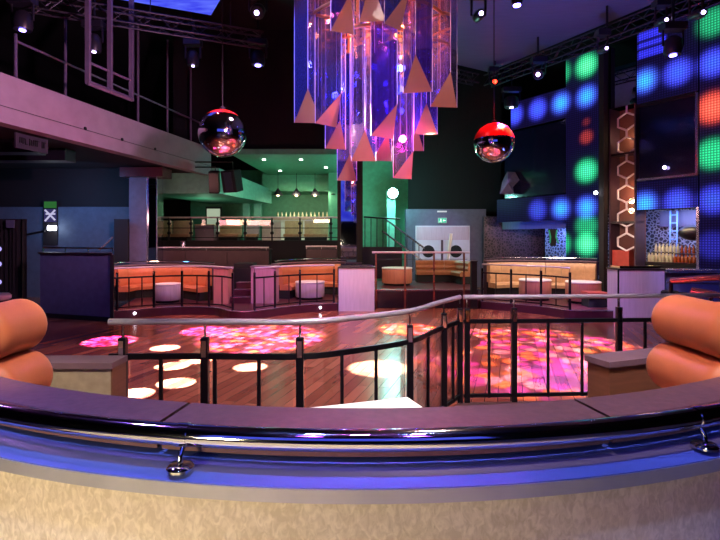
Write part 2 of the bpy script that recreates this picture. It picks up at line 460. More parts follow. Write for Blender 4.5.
MB().box((-2.03, 3.37, .8), (.66, .19, .82)).build('body', M['beigewall'], ap)
MB().box((-1.695, 3.37, .8), (.012, .19, .83)).build('end_cap', M['brownwood'], ap)
MB().box((-2.03, 3.37, 1.23), (.69, .22, .04)).build('top', M['mauve'], ap)
ap = thing('end_panel', 'low brown wood end panel with mauve top beside the right sofa', 'panel', (2, 3.4, .39))
MB().box((1.99, 3.5, .8), (.66, .19, .82), .35).build('body', M['brownwood'], ap)
MB().box((1.99, 3.5, 1.23), (.69, .22, .04), .35).build('top', M['mauve'], ap)
# white table
tb = thing('booth_table', 'white tan-edged table spotlit in the booth behind the front ledge', 'table', (0, 2.65, .39))
A3 = Vector((.3, 3.02)); u3 = Vector((-.955, -.3)); w3 = Vector((.36, -.93))
quad = [A3, A3 + u3 * .8, A3 + u3 * .8 + w3 * .7, A3 + w3 * .7]
MB().prism([tuple(q) for q in quad], 1.065, 1.1).build('table_top', M['white'], tb, bevel=.004)
ctr = sum(quad, Vector((0, 0))) / 4
MB().prism([tuple(ctr + (q - ctr) * 1.012) for q in quad], 1.062, 1.092).build('edge_band', M['tanedge'], tb)
MB().lathe((ctr.x, ctr.y, .39), [(.24, 0), (.24, .015), (.04, .03), (.035, .66), (.1, .675)], 24).build('pedestal', M['chrome'], tb, True)

# ------------------------------------------------------------------ balustrades
def balustrade(label, poly, zf, posts, balusters, doubles=(), kick=True, group=None, railm='steel', glass=True):
    b = thing('balustrade', label, 'balustrade', (poly[len(poly) // 2][0], poly[len(poly) // 2][1], zf), group)
    MB().tube([(x, y, zf + 1.095) for x, y in poly], .024, 12).build('handrail', M[railm], b, True)
    MB().sweep(poly, [(-.012, zf + .82), (-.012, zf + .862), (.012, zf + .862), (.012, zf + .82)]).build('mid_rail', M['blackmetal'], b)
    if kick:
        MB().sweep(poly, [(-.012, zf + .05), (-.012, zf + .085), (.012, zf + .085), (.012, zf + .05)]).build('bottom_rail', M['blackmetal'], b)
    hp = [hit(px, poly) for px in posts]
    for (x, y) in hp:
        ang = 0
        po = MB().box((x, y, zf + .49), (.055, .05, .98)).build('post', M['blackmetal'], b, bevel=.004)
        MB().tube([(x, y, zf + .93), (x, y, zf + 1.08)], .009, 8).build('stand_off', M['chrome'], po, True)
        MB().box((x, y - .03, zf + .9), (.034, .012, .12)).build('clamp', M['chrome'], po)
    for px in balusters:
        x, y = hit(px, poly)
        MB().box((x, y, zf + .445), (.026, .02, .8)).build('baluster', M['blackmetal'], b)
    if glass:
        cut = sorted(range(len(hp)), key=lambda i: posts[i])
        for i, j in zip(cut[:-1], cut[1:]):
            p, q = Vector(hp[i]), Vector(hp[j])
            mid = [Vector(v) for v in poly if p.x + .06 < v[0] < q.x - .06]
            seq = [p + (q - p).normalized() * .05] + mid + [q - (q - p).normalized() * .05]
            if len(seq) < 2: continue
            MB().sweep([tuple(v) for v in seq], [(-.004, zf + .09), (-.004, zf + .815), (.004, zf + .815), (.004, zf + .09)]).build('glass_panel', M['glass'], b)
    return b
balustrade('black-posted glass balustrade sweeping to the gate corner, in front of the white table', bal_l, .39,
           [123, 205, 300, 410, 444, 460], [161, 215, 259, 342, 376, 428, 453])
balustrade('straight black-posted glass balustrade running right behind the brown end panel', bal_r, .39,
           [467, 514, 619, 712], [489, 548, 582, 645])

# ------------------------------------------------------------------ back booth platforms
kA = smooth_path([(-6.35, 12.3), (-5.13, 13.1), (-3.95, 13.0), (-3.37, 12.4), (-2.82, 12.3), (-2.05, 13.1), (-1.52, 13.5), (-.5, 13.9)], 5)
platA = MB().prism([(p[0], p[1]) for p in kA] + [(-.5, 17.6), (-7.6, 17.6)], 0, .22)
struct('floor_platform_left', platA, M['riser'])
kC = [(.36, 14.4), (3.6, 14.4)]
struct('floor_platform_center', MB().prism([(.36, 14.4), (3.55, 14.4), (3.8, 17.6), (.36, 17.6)], 0, .54), M['riser'])
kD = smooth_path([(3.6, 14.3), (4.4, 13.7), (5.05, 13.1), (5.45, 12.5), (6.2, 12.4), (6.6, 12.4)], 5)
struct('floor_platform_right', MB().prism([(p[0], p[1]) for p in kD] + [(7.0, 14.6), (5.6, 16.9), (3.85, 17.6)], 0, .22), M['riser'])
def nosing(name, path, z):
    return struct(name, MB().sweep(path, [(-.012, z - .012), (-.012, z + .006), (.06, z + .006), (.06, z - .012)]), M['silver'])
for px, lab in ((135, 'small white kerb light below the left orange booth'), (320.5, 'small white kerb light below the orange booth left of the tall lilac box')):
    x, y = hit(px, kA)
    o = MB().sphere((x, y - .02, .12), .035, 12, 8).build('kerb_light', M['whitelamp'], None, True); tag(o, lab, 'kerb light')
nosing('trim_1', kA, .222); nosing('trim_2', kD, .222); nosing('trim_3', kC, .542)

def inset(path, d):
    out = []
    for i, p in enumerate(path):
        a = Vector(path[max(0, i - 1)]); b = Vector(path[min(len(path) - 1, i + 1)])
        t = (b - a).normalized(); n = Vector((-t.y, t.x))
        out.append((p[0] + n.x * d, p[1] + n.y * d))
    return out
iA = inset(kA, .1)
bA = [p for p in iA if p[0] / p[1] < (234 - CX) / F]
bB = [p for p in iA if (251 - CX) / F < p[0] / p[1] < (336 - CX) / F]
balustrade('far balustrade in front of the left orange booth with the lilac drum', bA, .22, [117, 154, 182, 209, 234], [129, 142, 197, 222], glass=False)
balustrade('far balustrade in front of the orange booth left of the tall lilac box', bB, .22, [252, 275, 300, 334], [264, 289, 317], glass=False)
iD = inset(kD, .1)
bD = [p for p in iD if p[0] / p[1] < (573 - CX) / F]
balustrade('far balustrade in front of the tan booth with two drums', bD, .22, [481, 511, 541, 571], [496, 526, 556], glass=False)
# centre handrail
cb = thing('centre_handrail', 'bronze-posted handrail over dark panels in front of the tan drum', 'handrail', (2, 14.35, 0))
MB().tube([(.36, 14.3, 1.67), (3.27, 14.3, 1.67)], .03, 12).build('handrail', M['steel'], cb, True)
MB().tube([(.42, 14.3, 1.47), (3.2, 14.3, 1.47)], .009, 8).build('mid_wire', M['postmetal'], cb, True)
for px in (376, 405, 434, 464):
    x = PX(px, 14.3)[0]
    MB().box((x, 14.3, .83), (.05, .05, 1.66)).build('post', mat('bronze', '8a5a48', .35, .6) if 'bronze' not in M else M['bronze'], cb, bevel=.005)
    M.setdefault('bronze', bpy.data.materials['bronze'])
for p0, p1 in ((378, 403), (407, 432), (436, 462)):
    a, b_ = PX(p0, 14.33)[0], PX(p1, 14.33)[0]
    MB().box(((a + b_) / 2, 14.34, .26), (b_ - a, .03, .5)).build('panel', M['darkpanel'], cb)

# ------------------------------------------------------------------ far sofas
def far_sofa(label, path, zf, backtop, n, m='orange', ledge=True, seat_d=.5):
    """path = line of the back of the sofa (left to right); seat towards the viewer (right of travel = -offset)"""
    so = thing('curved_sofa', label, 'sofa', (path[len(path) // 2][0], path[len(path) // 2][1], zf))
    MB().sweep(path, [(-seat_d + .06, zf), (-seat_d + .06, zf + .26), (-.05, zf + .26), (-.05, zf)]).build('base', M['black'], so)
    MB().sweep(path, [(-seat_d, zf + .26), (-seat_d - .02, zf + .36), (-seat_d + .03, zf + .42), (-.12, zf + .43), (-.12, zf + .26)]).build('seat', M[m], so, True)
    L = len(path) - 1
    for i in range(n):
        i0, i1 = round(i * L / n), round((i + 1) * L / n)
        seg = [Vector(p) for p in path[i0:i1 + 1]]
        seg[0] = seg[0] + (seg[1] - seg[0]) * .06; seg[-1] = seg[-1] + (seg[-2] - seg[-1]) * .06
        h = backtop - (zf + .43)
        z0 = zf + .43
        MB().sweep([tuple(s) for s in seg], [(-.2, z0), (-.24, z0 + h * .25), (-.19, z0 + h * .5), (-.2, z0 + h * .56), (-.21, z0 + h * .8), (-.15, z0 + h), (-.03, z0 + h), (-.03, z0)]).build('back_cushion', M[m], so, True)
    if ledge:
        MB().sweep(path, [(-.03, zf), (-.03, backtop + .05), (.12, backtop + .05), (.12, zf)]).build('back_wall', M['plum'], so)
        MB().sweep(path, [(-.07, backtop + .05), (-.07, backtop + .08), (.16, backtop + .08), (.16, backtop + .05)]).build('back_ledge', M['mauve'], so)
        MB().tube([(p[0], p[1], backtop + .16) for p in inset(path, .05)], .02, 8).build('ledge_rail', M['chrome'], so, True)
    return so
pA = smooth_path([PX(112, 14.4), PX(128, 15.2), PX(160, 15.7), PX(190, 15.4), PX(213, 14.6)], 6)
far_sofa('curved orange sofa around the lilac drum beside the blue-grey box wall', pA, .22, 1.17, 6)
pB = smooth_path([PX(276, 14.9), PX(285, 15.6), PX(305, 16.2), PX(325, 16.4), PX(345, 16.3)], 6)
far_sofa('curved orange sofa left of the tall lilac box', pB, .22, 1.22, 5)
pC = smooth_path([PX(415, 17.4), PX(440, 17.4), PX(460, 17.2), PX(474, 16.2)], 6)
far_sofa('tan sofa below the white double doors', pC, .54, 1.3, 5, 'bronzeleather', ledge=False)
pD = smooth_path([PX(486, 15.9), PX(510, 16.2), PX(545, 16.0), PX(575, 15.7), PX(597, 15.3)], 6)
far_sofa('long tan sofa behind two drums, right of the doors', pD, .22, 1.28, 8, 'orange2')
bk = thing('black_pedestal', 'black square pedestal at the right end of the centre handrail', 'pedestal', (3.36, 14.15, 0))
MB().box((3.375, 14.25, .7), (.17, .17, 1.4)).build('shaft', M['black'], bk, bevel=.008)
MB().box((3.375, 14.25, 1.415), (.2, .2, .03)).build('cap', M['fixture'], bk)
sb = thing('red_bench', 'short red bench between the tan sofa and the right lilac box', 'bench', (6.45, 13.0, .22))
MB().box((6.45, 13.2, .55), (.55, .5, .16)).build('seat', M['redseat'], sb, True, bevel=.03)
MB().box((6.45, 13.22, .345), (.5, .44, .25)).build('base', M['black'], sb)

def drum(label, px, d, zf, r, h, body, group=None):
    x, y = PX(px, d)
    t = thing('drum_table', label, 'table', (x, y, zf), group)
    MB().lathe((x, y, zf), [(r * .86, 0), (r * .86, .07)], 32).build('plinth', M['black'], t, True)
    MB().lathe((x, y, zf + .07), [(r * .97, 0), (r, .03), (r, h - .13), (r * .98, h - .11)], 40).build('body', M[body], t, True)
    MB().lathe((x, y, zf + h - .04), [(r * 1.0, 0), (r * 1.02, .01), (r * 1.02, .03), (r, .04)], 40).build('top', M['white'], t, True)
drum('lilac drum table in the left orange booth', 167.5, 14.1, .22, .37, .55, 'drum')
drum('lilac drum table in the orange booth left of the tall lilac box', 310, 14.9, .22, .45, .54, 'drum')
drum('tan drum table on the raised platform behind the centre handrail', 397, 16.0, .54, .5, .58, 'drumtan')
drum('tan drum table in front of the middle of the right sofa', 535, 14.7, .22, .47, .62, 'drumtan')
drum('tan drum table near the right end of the right sofa', 583, 14.0, .22, .48, .62, 'drumtan')

# booth partitions and the steps between
def slab(name, label, cat, px0, px1, d, z0, z1, dep, body, top='mauve', rz=0):
    a, b = PX(px0, d), PX(px1, d)
    c = ((a[0] + b[0]) / 2, d + dep / 2)
    t = thing(name, label, cat, (c[0], c[1], z0))
    MB().box((c[0], c[1], (z0 + z1) / 2), (b[0] - a[0], dep, z1 - z0), rz).build('body', M[body], t)
    MB().box((c[0], c[1], z1 + .02), (b[0] - a[0] + .05, dep + .05, .04), rz).build('top', M[top], t)
    return t, c
M['salmon'] = mat('salmon_panel', 'c98a74', .5, scale=3, stretch=(8, 8, .5))
M['pinkpanel'] = mat('pink_lilac_panel', 'b88a96', .5, scale=3, stretch=(8, 8, .5))
slab('booth_partition', 'salmon booth partition left of the small steps', 'partition', 213.5, 228, 13.7, .22, 1.22, .5, 'salmon')
slab('booth_partition', 'pinkish booth partition right of the small steps', 'partition', 251, 276, 13.8, .22, 1.25, .5, 'pinkpanel')
st = thing('booth_steps', 'small flight of red steps between the two pinkish partitions', 'steps', (-3.3, 14, .22))
for i in range(3):
    a, b = PX(229, 13.5 + i * .35), PX(262, 13.5 + i * .35)
    MB().box((-3.45, 13.8 + i * .35 + .2, .22 + .09 * (i + 1)), (.58, .35, .18 * (i + 1))).build('step', M['riser'], st)
    MB().box((-3.45, 13.8 + i * .35 + .04, .22 + .18 * (i + 1)), (.58, .05, .02)).build('nosing', M['silver'], st)
ck = thing('black_cabinet', 'black cabinet at the top of the small steps', 'cabinet', (-3.4, 15.2, .22))
a, b = PX(233, 15.0), PX(252, 15.0)
MB().box(((a[0] + b[0]) / 2, 15.4, .76), (b[0] - a[0], .6, 1.08)).build('body', M['black'], ck)
MB().box(((a[0] + b[0]) / 2, 15.09, .9), (b[0] - a[0] - .1, .02, .5)).build('door', M['fixture'], ck)

def box_wall(label, px0, px1, d, z1, dep, railing=True):
    t, c = slab('lilac_box', label, 'partition', px0, px1, d, 0, z1, dep, 'purplewall', 'darkpanel')
    w = (px1 - px0) / F * d
    MB().box((c[0], c[1], z1 + .07), (w * .9, dep * .8, .05)).build('ledge', M['chrome'], t)
    MB().box((c[0] - w / 2 - .012, c[1] - dep / 2 - .012, z1 / 2), (.03, .03, z1)).build('edge_strip', M['blackmetal'], t)
    return t
box_wall('tall lilac box standing in the middle, beside the mirrored column foot', 338.5, 374.5, 13.75, 1.23, .6)
box_wall('tall lilac box at the right end of the tan booth', 618.5, 664.5, 12.15, 1.29, .55)
# blue-grey box wall at left
bw = thing('box_wall', 'blue-grey box wall with glass rail at the left of the dance floor', 'partition', (-7.4, 12.5, 0))
MB().prism([(-8.5, 12.75), (-6.2, 12.0), (-6.75, 13.1), (-9.0, 13.6)], 0, 1.68).build('body', M['boxwall'], bw)
MB().prism([(-8.53, 12.71), (-6.17, 11.95), (-6.5, 12.6), (-8.8, 13.2)], 1.68, 1.72).build('ledge', M['darkpanel'], bw)
MB().tube([(-8.45, 12.8, 1.84), (-6.22, 12.08, 1.84)], .018, 8).build('rail', M['chrome'], bw, True)
for t in (0, .33, .66, 1):
    x, y = -8.45 + 2.23 * t, 12.8 - .72 * t
    MB().tube([(x, y, 1.72), (x, y, 1.84)], .012, 8).build('rail_post', M['chrome'], bw, True)
MB().box((-6.18, 11.97, .84), (.08, .06, 1.68)).build('end_post', M['black'], bw)
MB().prism([(-8.52, 12.72), (-6.24, 11.98), (-6.24, 12.01), (-8.5, 12.75)], 0, .12).build('skirting', M['black'], bw)

# counters behind the left booths
def counter(label, px0, px1, d, z1, dep=.5):
    t, c = slab('half_wall_counter', label, 'counter', px0, px1, d, 0, z1, dep, 'darkpanel', 'darkpanel')
    w = (px1 - px0) / F * d
    n = max(2, round(w / 1.4))
    for i in range(n):
        MB().box((c[0] - w / 2 + w * (i + .5) / n, c[1] - dep / 2 - .012, z1 - .42), (w / n - .02, .02, .8)).build('facing', M['facing'], t)
    MB().tube([(c[0] - w / 2, c[1] - dep / 2 - .05, z1 + .1), (c[0] + w / 2, c[1] - dep / 2 - .05, z1 + .1)], .028, 10).build('rail', M['steel'], t, True)
    for u in (.02, .5, .98):
        x = c[0] - w / 2 + w * u
        MB().tube([(x, c[1] - dep / 2 - .05, z1 + .1), (x, c[1] - dep / 2 - .03, z1 + .01)], .012, 8).build('rail_bracket', M['steel'], t, True)
counter('dark brown counter with steel rail behind the left orange booth', 144, 269, 17.2, 1.66)
counter('short dark counter with steel rail beside the mirrored column', 306, 337, 17.2, 1.7)
gl = MB().tube([P(183, 249.5, 17.5), P(183, 247, 17.5), P(183, 241, 17.5)], .1, 14, True, [.08, .09, .12]).build('drinking_glass', glass_mat('cup_glass', 'd0d0e0', .45), None, True)
tag(gl, 'frosted glass standing alone on the left brown counter', 'glass')

# mirrored column in the middle
mc = thing('mirror_column', 'tall mirrored column behind the middle lilac box', 'column', (-.4, 17, 0))
a, b = PX(340.5, 16.9), PX(356.5, 16.9)
MB().box(((a[0] + b[0]) / 2, 17.2, 2.9), (b[0] - a[0], .5, 5.8)).build('mirror_face', M['mirror'], mc)
MB().box((a[0] - .05, 17.15, 2.95), (.12, .6, 5.9)).build('frame_post', M['black'], mc)
MB().box((b[0] + .11, 17.15, 2.95), (.22, .6, 5.9)).build('frame_post', M['black'], mc)
MB().box(((a[0] + b[0]) / 2 + .05, 16.75, .62), (b[0] - a[0] + .3, .35, 1.24)).build('plinth', M['plum'], mc)

# ------------------------------------------------------------------ back mezzanine bar
Z_M = 2.0
struct('floor_mezzanine', MB().box((-6.7, 22.6, 1.0), (12.6, 7.0, 2.0)), M['black'])
# its balustrade
mb_ = thing('mezzanine_balustrade', 'black balustrade with steel rails along the raised bar at the back', 'balustrade', (-4.5, 19.2, Z_M))
x0, x1 = PX(146, 19.2)[0], PX(338, 19.2)[0]
for z, r in ((2.92, .035), (2.5, .018), (2.12, .02)):
    MB().tube([(x0, 19.2, z), (x1, 19.2, z)], r, 10).build('rail', M['steel' if r > .03 else 'blackmetal'], mb_, True)
for px in (169, 191, 217.5, 245, 272, 300, 331):
    x = PX(px, 19.2)[0]
    po = MB().tube([(x, 19.2, 2.0), (x, 19.2, 2.92)], .035, 10).build('post', M['blackmetal'], mb_, True)
    for z in (2.68, 2.3):
        MB().sphere((x, 19.2, z), .075, 12, 8).build('knuckle', M['blackmetal'], po, True)
for pa, pb in ((146, 169), (169, 191), (191, 217.5), (217.5, 245), (245, 272), (272, 300), (300, 331)):
    xa, xb = PX(pa, 19.2)[0] + .06, PX(pb, 19.2)[0] - .06
    MB().box(((xa + xb) / 2, 19.22, 2.5), (xb - xa, .012, .7)).build('glass_panel', M['glass'], mb_)
# cream seats
def msofa(label, px0, px1, d, body='cream'):
    xa, xb = PX(px0, d)[0], PX(px1, d)[0]
    t = thing('mezzanine_sofa', label, 'sofa', ((xa + xb) / 2, d, Z_M))
    MB().box(((xa + xb) / 2, d + .3, 2.52), (xb - xa, .22, .62)).build('backrest', M[body], t, True, bevel=.04)
    MB().box(((xa + xb) / 2, d, 2.21), (xb - xa, .5, .12)).build('seat', M['orange2'], t, True, bevel=.03)
    MB().box(((xa + xb) / 2, d, 2.07), (xb - xa - .1, .44, .15)).build('base', M['black'], t)
    return t
msofa('cream-backed sofa at the left end of the raised bar balustrade', 149, 169, 20)
msofa('yellowish cream sofa second from the left behind the raised balustrade', 171, 190, 20)
msofa('cream sofa beside the grey block on the raised floor', 218, 240, 20)
msofa('lilac-lit pale sofa left of the white slanted panel on the raised floor', 245, 258, 20.4, 'doorwhite')
msofa('beige sofa right of the white slanted panel on the raised floor', 284, 302, 20.2)
msofa('beige sofa at the right end of the raised balustrade', 304, 328, 20.2)
gb, _ = slab('grey_block', 'grey block seat between the cream sofas on the raised floor', 'seat', 195, 214, 19.7, Z_M, 2.62, .5, 'plaster', 'cream')
wp = MB().prism([PX(262, 20.6), PX(281, 20.0), PX(281, 20.1), PX(262, 20.7)], Z_M, 2.78).build('slanted_screen', M['white'], None)
tag(wp, 'white slanted screen panel behind the middle of the raised balustrade', 'screen panel')
# bar counter and back wall
bc = thing('back_bar', 'pale bar counter at the back of the raised floor', 'bar counter', (-3, 23.5, Z_M))
xa, xb = PX(272, 23.5)[0], PX(336, 23.5)[0]
MB().box(((xa + xb) / 2, 23.8, 2.5), (xb - xa, .6, 1.0)).build('front', M['white'], bc)
MB().box(((xa + xb) / 2, 23.75, 3.03), (xb - xa + .1, .75, .06)).build('worktop', M['beigewall'], bc)
struct('wall_bar_back', MB().box((-4.5, 25.6, 3.6), (9, .2, 4.2)), M['green'])
struct('ceiling_bar', MB().prism([PX(231, 17.8), PX(338.5, 17.8), PX(338.5, 23.6), PX(268, 23.6)], 5.2, 5.4), M['green'])
struct('wall_bulkhead_bar', MB().box(((PX(262, 23.6)[0] + PX(338.5, 23.6)[0]) / 2, 24.6, 5.0), (PX(338.5, 23.6)[0] - PX(262, 23.6)[0], 2.0, 1.2)), M['green'])
# teal soffit running back
s0, s1 = PX(219, 18.6), PX(271.5, 24)
z00, z01, z10, z11 = PZ(193.5, 18.6), PZ(168, 18.6), PZ(203.5, 24), PZ(189.5, 24)
vs = [(s0[0], s0[1], z00), (s1[0], s1[1], z10), (s1[0], s1[1], z11), (s0[0], s0[1], z01)]
vb = [(v[0] - 3, v[1], v[2]) for v in vs]
struct('wall_bulkhead_teal', MB().add(vs + vb, [(0, 1, 2, 3), (4, 7, 6, 5), (0, 4, 5, 1), (3, 2, 6, 7), (0, 3, 7, 4), (1, 5, 6, 2)]), M['teal'])
struct('ceiling_lounge', MB().prism([PX(157, 18.9), PX(222, 18.9), PX(262, 23.4), PX(150, 23.4)], 3.98, 4.05), M['green'])
# small lit picture + columns in the lounge
lp = thing('lit_doorway_panel', 'small pale lit doorway panel under the green lounge ceiling', 'doorway', (-6, 22.8, Z_M))
a, b = PX(207, 23), PX(220, 23)
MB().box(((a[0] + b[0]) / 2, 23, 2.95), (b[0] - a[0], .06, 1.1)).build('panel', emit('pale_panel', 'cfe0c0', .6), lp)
MB().box(((a[0] + b[0]) / 2, 23.04, 2.98), (b[0] - a[0] + .14, .06, 1.25)).build('frame', M['black'], lp)
for px, lab in ((247, 'pale teal pillar left of the raised bar'), (258, 'pale teal pillar nearest the raised bar')):
    a = PX(px, 24.2)
    o = MB().box((a[0], 24.2, 3.0), (.35, .35, 2.0)).build('pillar_block', M['teal'], None, bevel=.02); tag(o, lab, 'pillar')
for i, (px, py, d) in enumerate(((174, 197.5, 21), (192, 197, 20.5), (200, 201, 21.5), (217, 201, 22), (229, 199.5, 21.3))):
    x, y = PX(px, d)
    o = MB().lathe((x, y, 3.955), [(.07, 0), (.07, .02), (.06, .025)], 14).build('downlight', M['downlight'], None)
    tag(o, 'small round downlight in the low green lounge ceiling', 'downlight', 'downlights in the low green lounge ceiling')
for px, d in ((264, 18.9), (301, 18.9), (280, 22), (326, 21)):
    x, y = PX(px, d)
    o = MB().lathe((x, y, 5.165), [(.07, 0), (.07, .03), (.06, .035)], 14).build('downlight', M['downlight'], None)
    tag(o, 'small round downlight in the high green ceiling before the bar', 'downlight', 'downlights in the high green bar ceiling')
for i, px in enumerate((278, 296.5, 315, 333.5)):
    x, y = PX(px, 23.0)
    zt = PZ(190, 23.0)
    L = thing('pendant_lamp', ['conical pendant lamp over the left end of the raised bar', 'second conical pendant lamp from the left over the raised bar', 'third conical pendant lamp from the left over the raised bar', 'conical pendant lamp over the raised bar, next to the mirrored column'][i], 'pendant lamp', (x, y, zt - .3))
    MB().lathe((x, y, zt - .25), [(.24, 0), (.12, .2), (.05, .3), (.03, .34)], 20).build('lamp_shade', M['fixture'], L, True)
    MB().sphere((x, y, zt - .24), .07, 14, 8).build('bulb', M['warmlamp'], L, True)
    MB().tube([(x, y, zt + .08), (x, y, 5.2)], .012, 6).build('cord', M['black'], L)
M['bottle'] = mat('pale_bottle_glass', 'b8b898', .15, spec=.8)
M['amber'] = mat('amber_bottle_glass', '9c4a1c', .12, spec=.8)
def bottle(name, loc, h, m, label, group):
    r = h * .14
    b = thing(name, label, 'bottle', loc, group)
    x, y, z = loc
    MB().lathe((x, y, z), [(r, 0), (r, h * .58), (r * .45, h * .72), (r * .38, h * .92)], 10).build('glass', m, b, True)
    MB().lathe((x, y, z + h * .92), [(r * .42, 0), (r * .42, h * .08)], 10).build('cap', M['fixture'], b, True)
    return b
bt = None
for i in range(14):
    px = 278 + i * 4.1
    x = PX(px, 23.6)[0]
    if bt is None: bt = bottle('bottle', (x, 23.6, 3.06), .34, M['bottle'], 'bottle standing on the worktop of the raised back bar', 'bottles on the raised back bar')
    else: copy_tree(bt, (x, 23.6 + random.uniform(-.1, .1), 3.06))
for lab, px, py, dx, rz in (('black loudspeaker on the left of the pair hung below the balcony corner', 214.5, 182, .3, .15), ('black loudspeaker on the right of the pair hung below the balcony corner', 232, 181, .5, -.35)):
    p = P(px, py, 17.3)
    sp = thing('loudspeaker', lab, 'loudspeaker', (p.x, p.y, p.z - .4))
    MB().box(p, (dx * 1.15, .45, .78), rz, .25).build('cabinet', M['black'], sp, bevel=.03)
    M_ = Matrix.Translation(p) @ Matrix.Rotation(rz, 4, 'Z') @ Matrix.Rotation(.25, 4, 'X')
    MB().add([M_ @ Vector(v) for v in ((-.16, -.235, -.33), (.16, -.235, -.33), (.16, -.235, .33), (-.16, -.235, .33), (-.16, -.2, -.33), (.16, -.2, -.33), (.16, -.2, .33), (-.16, -.2, .33))],
             [(0, 1, 2, 3), (4, 7, 6, 5), (0, 4, 5, 1), (1, 5, 6, 2), (2, 6, 7, 3), (3, 7, 4, 0)]).build('grille', M['fixture'], sp)
    hz = .55 if rz > 0 else .7
    MB().tube([p + Vector((0, .1, .35)), p + Vector((0, .1, hz)), Vector((-6.1, p.y + .1, p.z + hz))], .025, 8).build('hanging_bracket', M['blackmetal'], sp)

# ------------------------------------------------------------------ balcony at left
FX = lambda d: -7.5 + .207 * (d - 10)
bal = [(FX(6), 6), (FX(18.5), 18.5), (-13.8, 18.5), (-13.8, 6)]
fas = MB().prism([(FX(6), 6), (FX(18.5), 18.5), (FX(18.5) - .35, 18.5), (FX(6) - .35, 6)], 4.52, 5.56)
struct('balcony_fascia_wall', fas, M['plaster'])
struct('balcony_floor', MB().prism([(FX(6) - .35, 6), (FX(18.5) - .35, 18.5), (-13.9, 18.5), (-13.9, 6)], 4.6, 4.9), M['black'])
struct('trim_4', MB().prism([(FX(6) + .012, 6), (FX(18.4) + .012, 18.4), (FX(18.4), 18.4), (FX(6), 6)], 4.86, 4.875), M['darkpanel'])
for px, py in ((85, 128.5), (122, 139.5), (155, 149)):
    k = (px - CX) / F; d = 9.57 / (.207 - k)
    MB().tube([(FX(d) - .01, d, PZ(py, d)), (FX(d) + .02, d - .004, PZ(py, d))], .045, 12).build('bolt_head', M['black'], bpy.data.objects['balcony_fascia_wall'])
br = thing('balcony_railing', 'tall grey post-and-rail railing on the upper balcony at left', 'railing', (FX(13), 13, 5.56))
def dF(px):
    k = (px - CX) / F
    return (-7.5 - 2.07 + 0.0) / (k - .207)
MB().tube([(FX(d) - .15, d, 6.42) for d in (dF(22), dF(214))], .03, 8).build('top_rail', M['pole'], br, True)
for px, yt in ((22.5, 34), (71.5, 17), (143, 24), (172, 40), (195, 68)):
    d = dF(px); x = FX(d) - .15
    MB().tube([(x, d, 5.56), (x, d, PZ(yt, d))], .035, 8).build('post', M['pole'], br, True)
# hanging frame
hf = thing('rigging_ladder', 'grey hanging metal rigging frame in front of the balcony railing', 'rigging', (-6, 11, 5.4))
hl = [(-5.95, 10.5), (-5.58, 11.8)]
for px, yb in ((88, 83), (110, 91), (131.5, 101)):
    x, y = hit(px, [(-6.2, 9.6), (-5.3, 12.8)])
    MB().box((x, y, (5.46 + 8.0) / 2), (.09, .09, 8.0 - 5.46)).build('upright', M['pole'], hf)
pa_, pb_ = hit(88, [(-6.2, 9.6), (-5.3, 12.8)]), hit(132, [(-6.2, 9.6), (-5.3, 12.8)])
MB().tube([(pa_[0], pa_[1], 5.5), (pb_[0], pb_[1], 5.5)], .06, 4).build('bottom_bar', M['pole'], hf)
MB().tube([(pa_[0], pa_[1], 5.95), (pb_[0], pb_[1], 5.95)], .03, 4).build('cross_bar', M['pole'], hf)
# under the balcony
struct('wall_under_balcony', MB().box((-10.9, 17.1, 1.6), (7.0, .2, 3.2)), M['bluewall'])
struct('wall_under_balcony_upper', MB().box((-10.9, 17.3, 3.95), (6.4, .2, 1.5)), M['black'])
for i, (z, y0) in enumerate(((4.43, 12.3), (4.43, 13.6))):
    o = MB().box((-10.2, y0, z), (4.0, .5, .34)).build('ceiling_duct', M['fixture'], None, bevel=.02)
    tag(o, ['black air duct under the balcony, nearer one', 'black air duct under the balcony, further one'][i], 'duct')
col = thing('square_column', 'mauve square column with a mirror strip under the balcony end', 'column', (-8, 17, 0))
a, b = PX(129, 16.6), PX(146, 16.6)
MB().box(((a[0] + b[0]) / 2, 16.9, 2.27), (b[0] - a[0], .6, 4.54)).build('shaft', M['surround'], col)
c_, d_ = PX(147, 16.62), PX(157, 16.62)
MB().box(((c_[0] + d_[0]) / 2, 16.9, 2.2), (d_[0] - c_[0], .5, 4.4)).build('mirror_strip', M['mirror'], col)
for q in (c_, d_):
    MB().box((q[0], 16.62, 2.2), (.03, .06, 4.4)).build('strip_edge', M['silver'], col)
MB().box(((a[0] + d_[0]) / 2 + .05, 16.75, 4.36), (d_[0] - a[0] + .5, .8, .32)).build('header', M['riser'], col)
# picture panel + wall lamp
pp = thing('lit_picture', 'narrow green and violet lit picture on the teal wall under the balcony', 'picture', (-10.9, 16.8, 2.0))
def pbox(nm, m, px0, px1, py0, py1, d, th, par):
    a, b = P(px0, py1, d), P(px1, py0, d)
    return MB().box(((a.x + b.x) / 2, d + th / 2, (a.z + b.z) / 2), (b.x - a.x, th, b.z - a.z)).build(nm, m, par)
pbox('frame', M['black'], 43, 57, 200, 245, 16.92, .05, pp)
pbox('green_field', emit('green_field', '3f8a46', .5), 44, 56, 201.5, 208, 16.88, .03, pp)
pbox('violet_field', emit('violet_field', '4f4a8a', .45), 44, 56, 209, 222, 16.88, .03, pp)
for q0, q1 in (((45, 210), (55, 220)), ((55, 210), (45, 221)), ((46, 214), (55, 214))):
    MB().tube([P(q0[0], q0[1], 16.86), P(q1[0], q1[1], 16.86)], .03, 6).build('light_line', emit('line_glow' + str(q0), 'c8c4e8', .9), pp)
wl = MB().box(P(52, 228, 16.7), (.26, .14, .17)).build('wall_lamp', M['whitelamp'], None, bevel=.03)
tag(wl, 'bright white wall lamp just below the narrow lit picture', 'lamp')
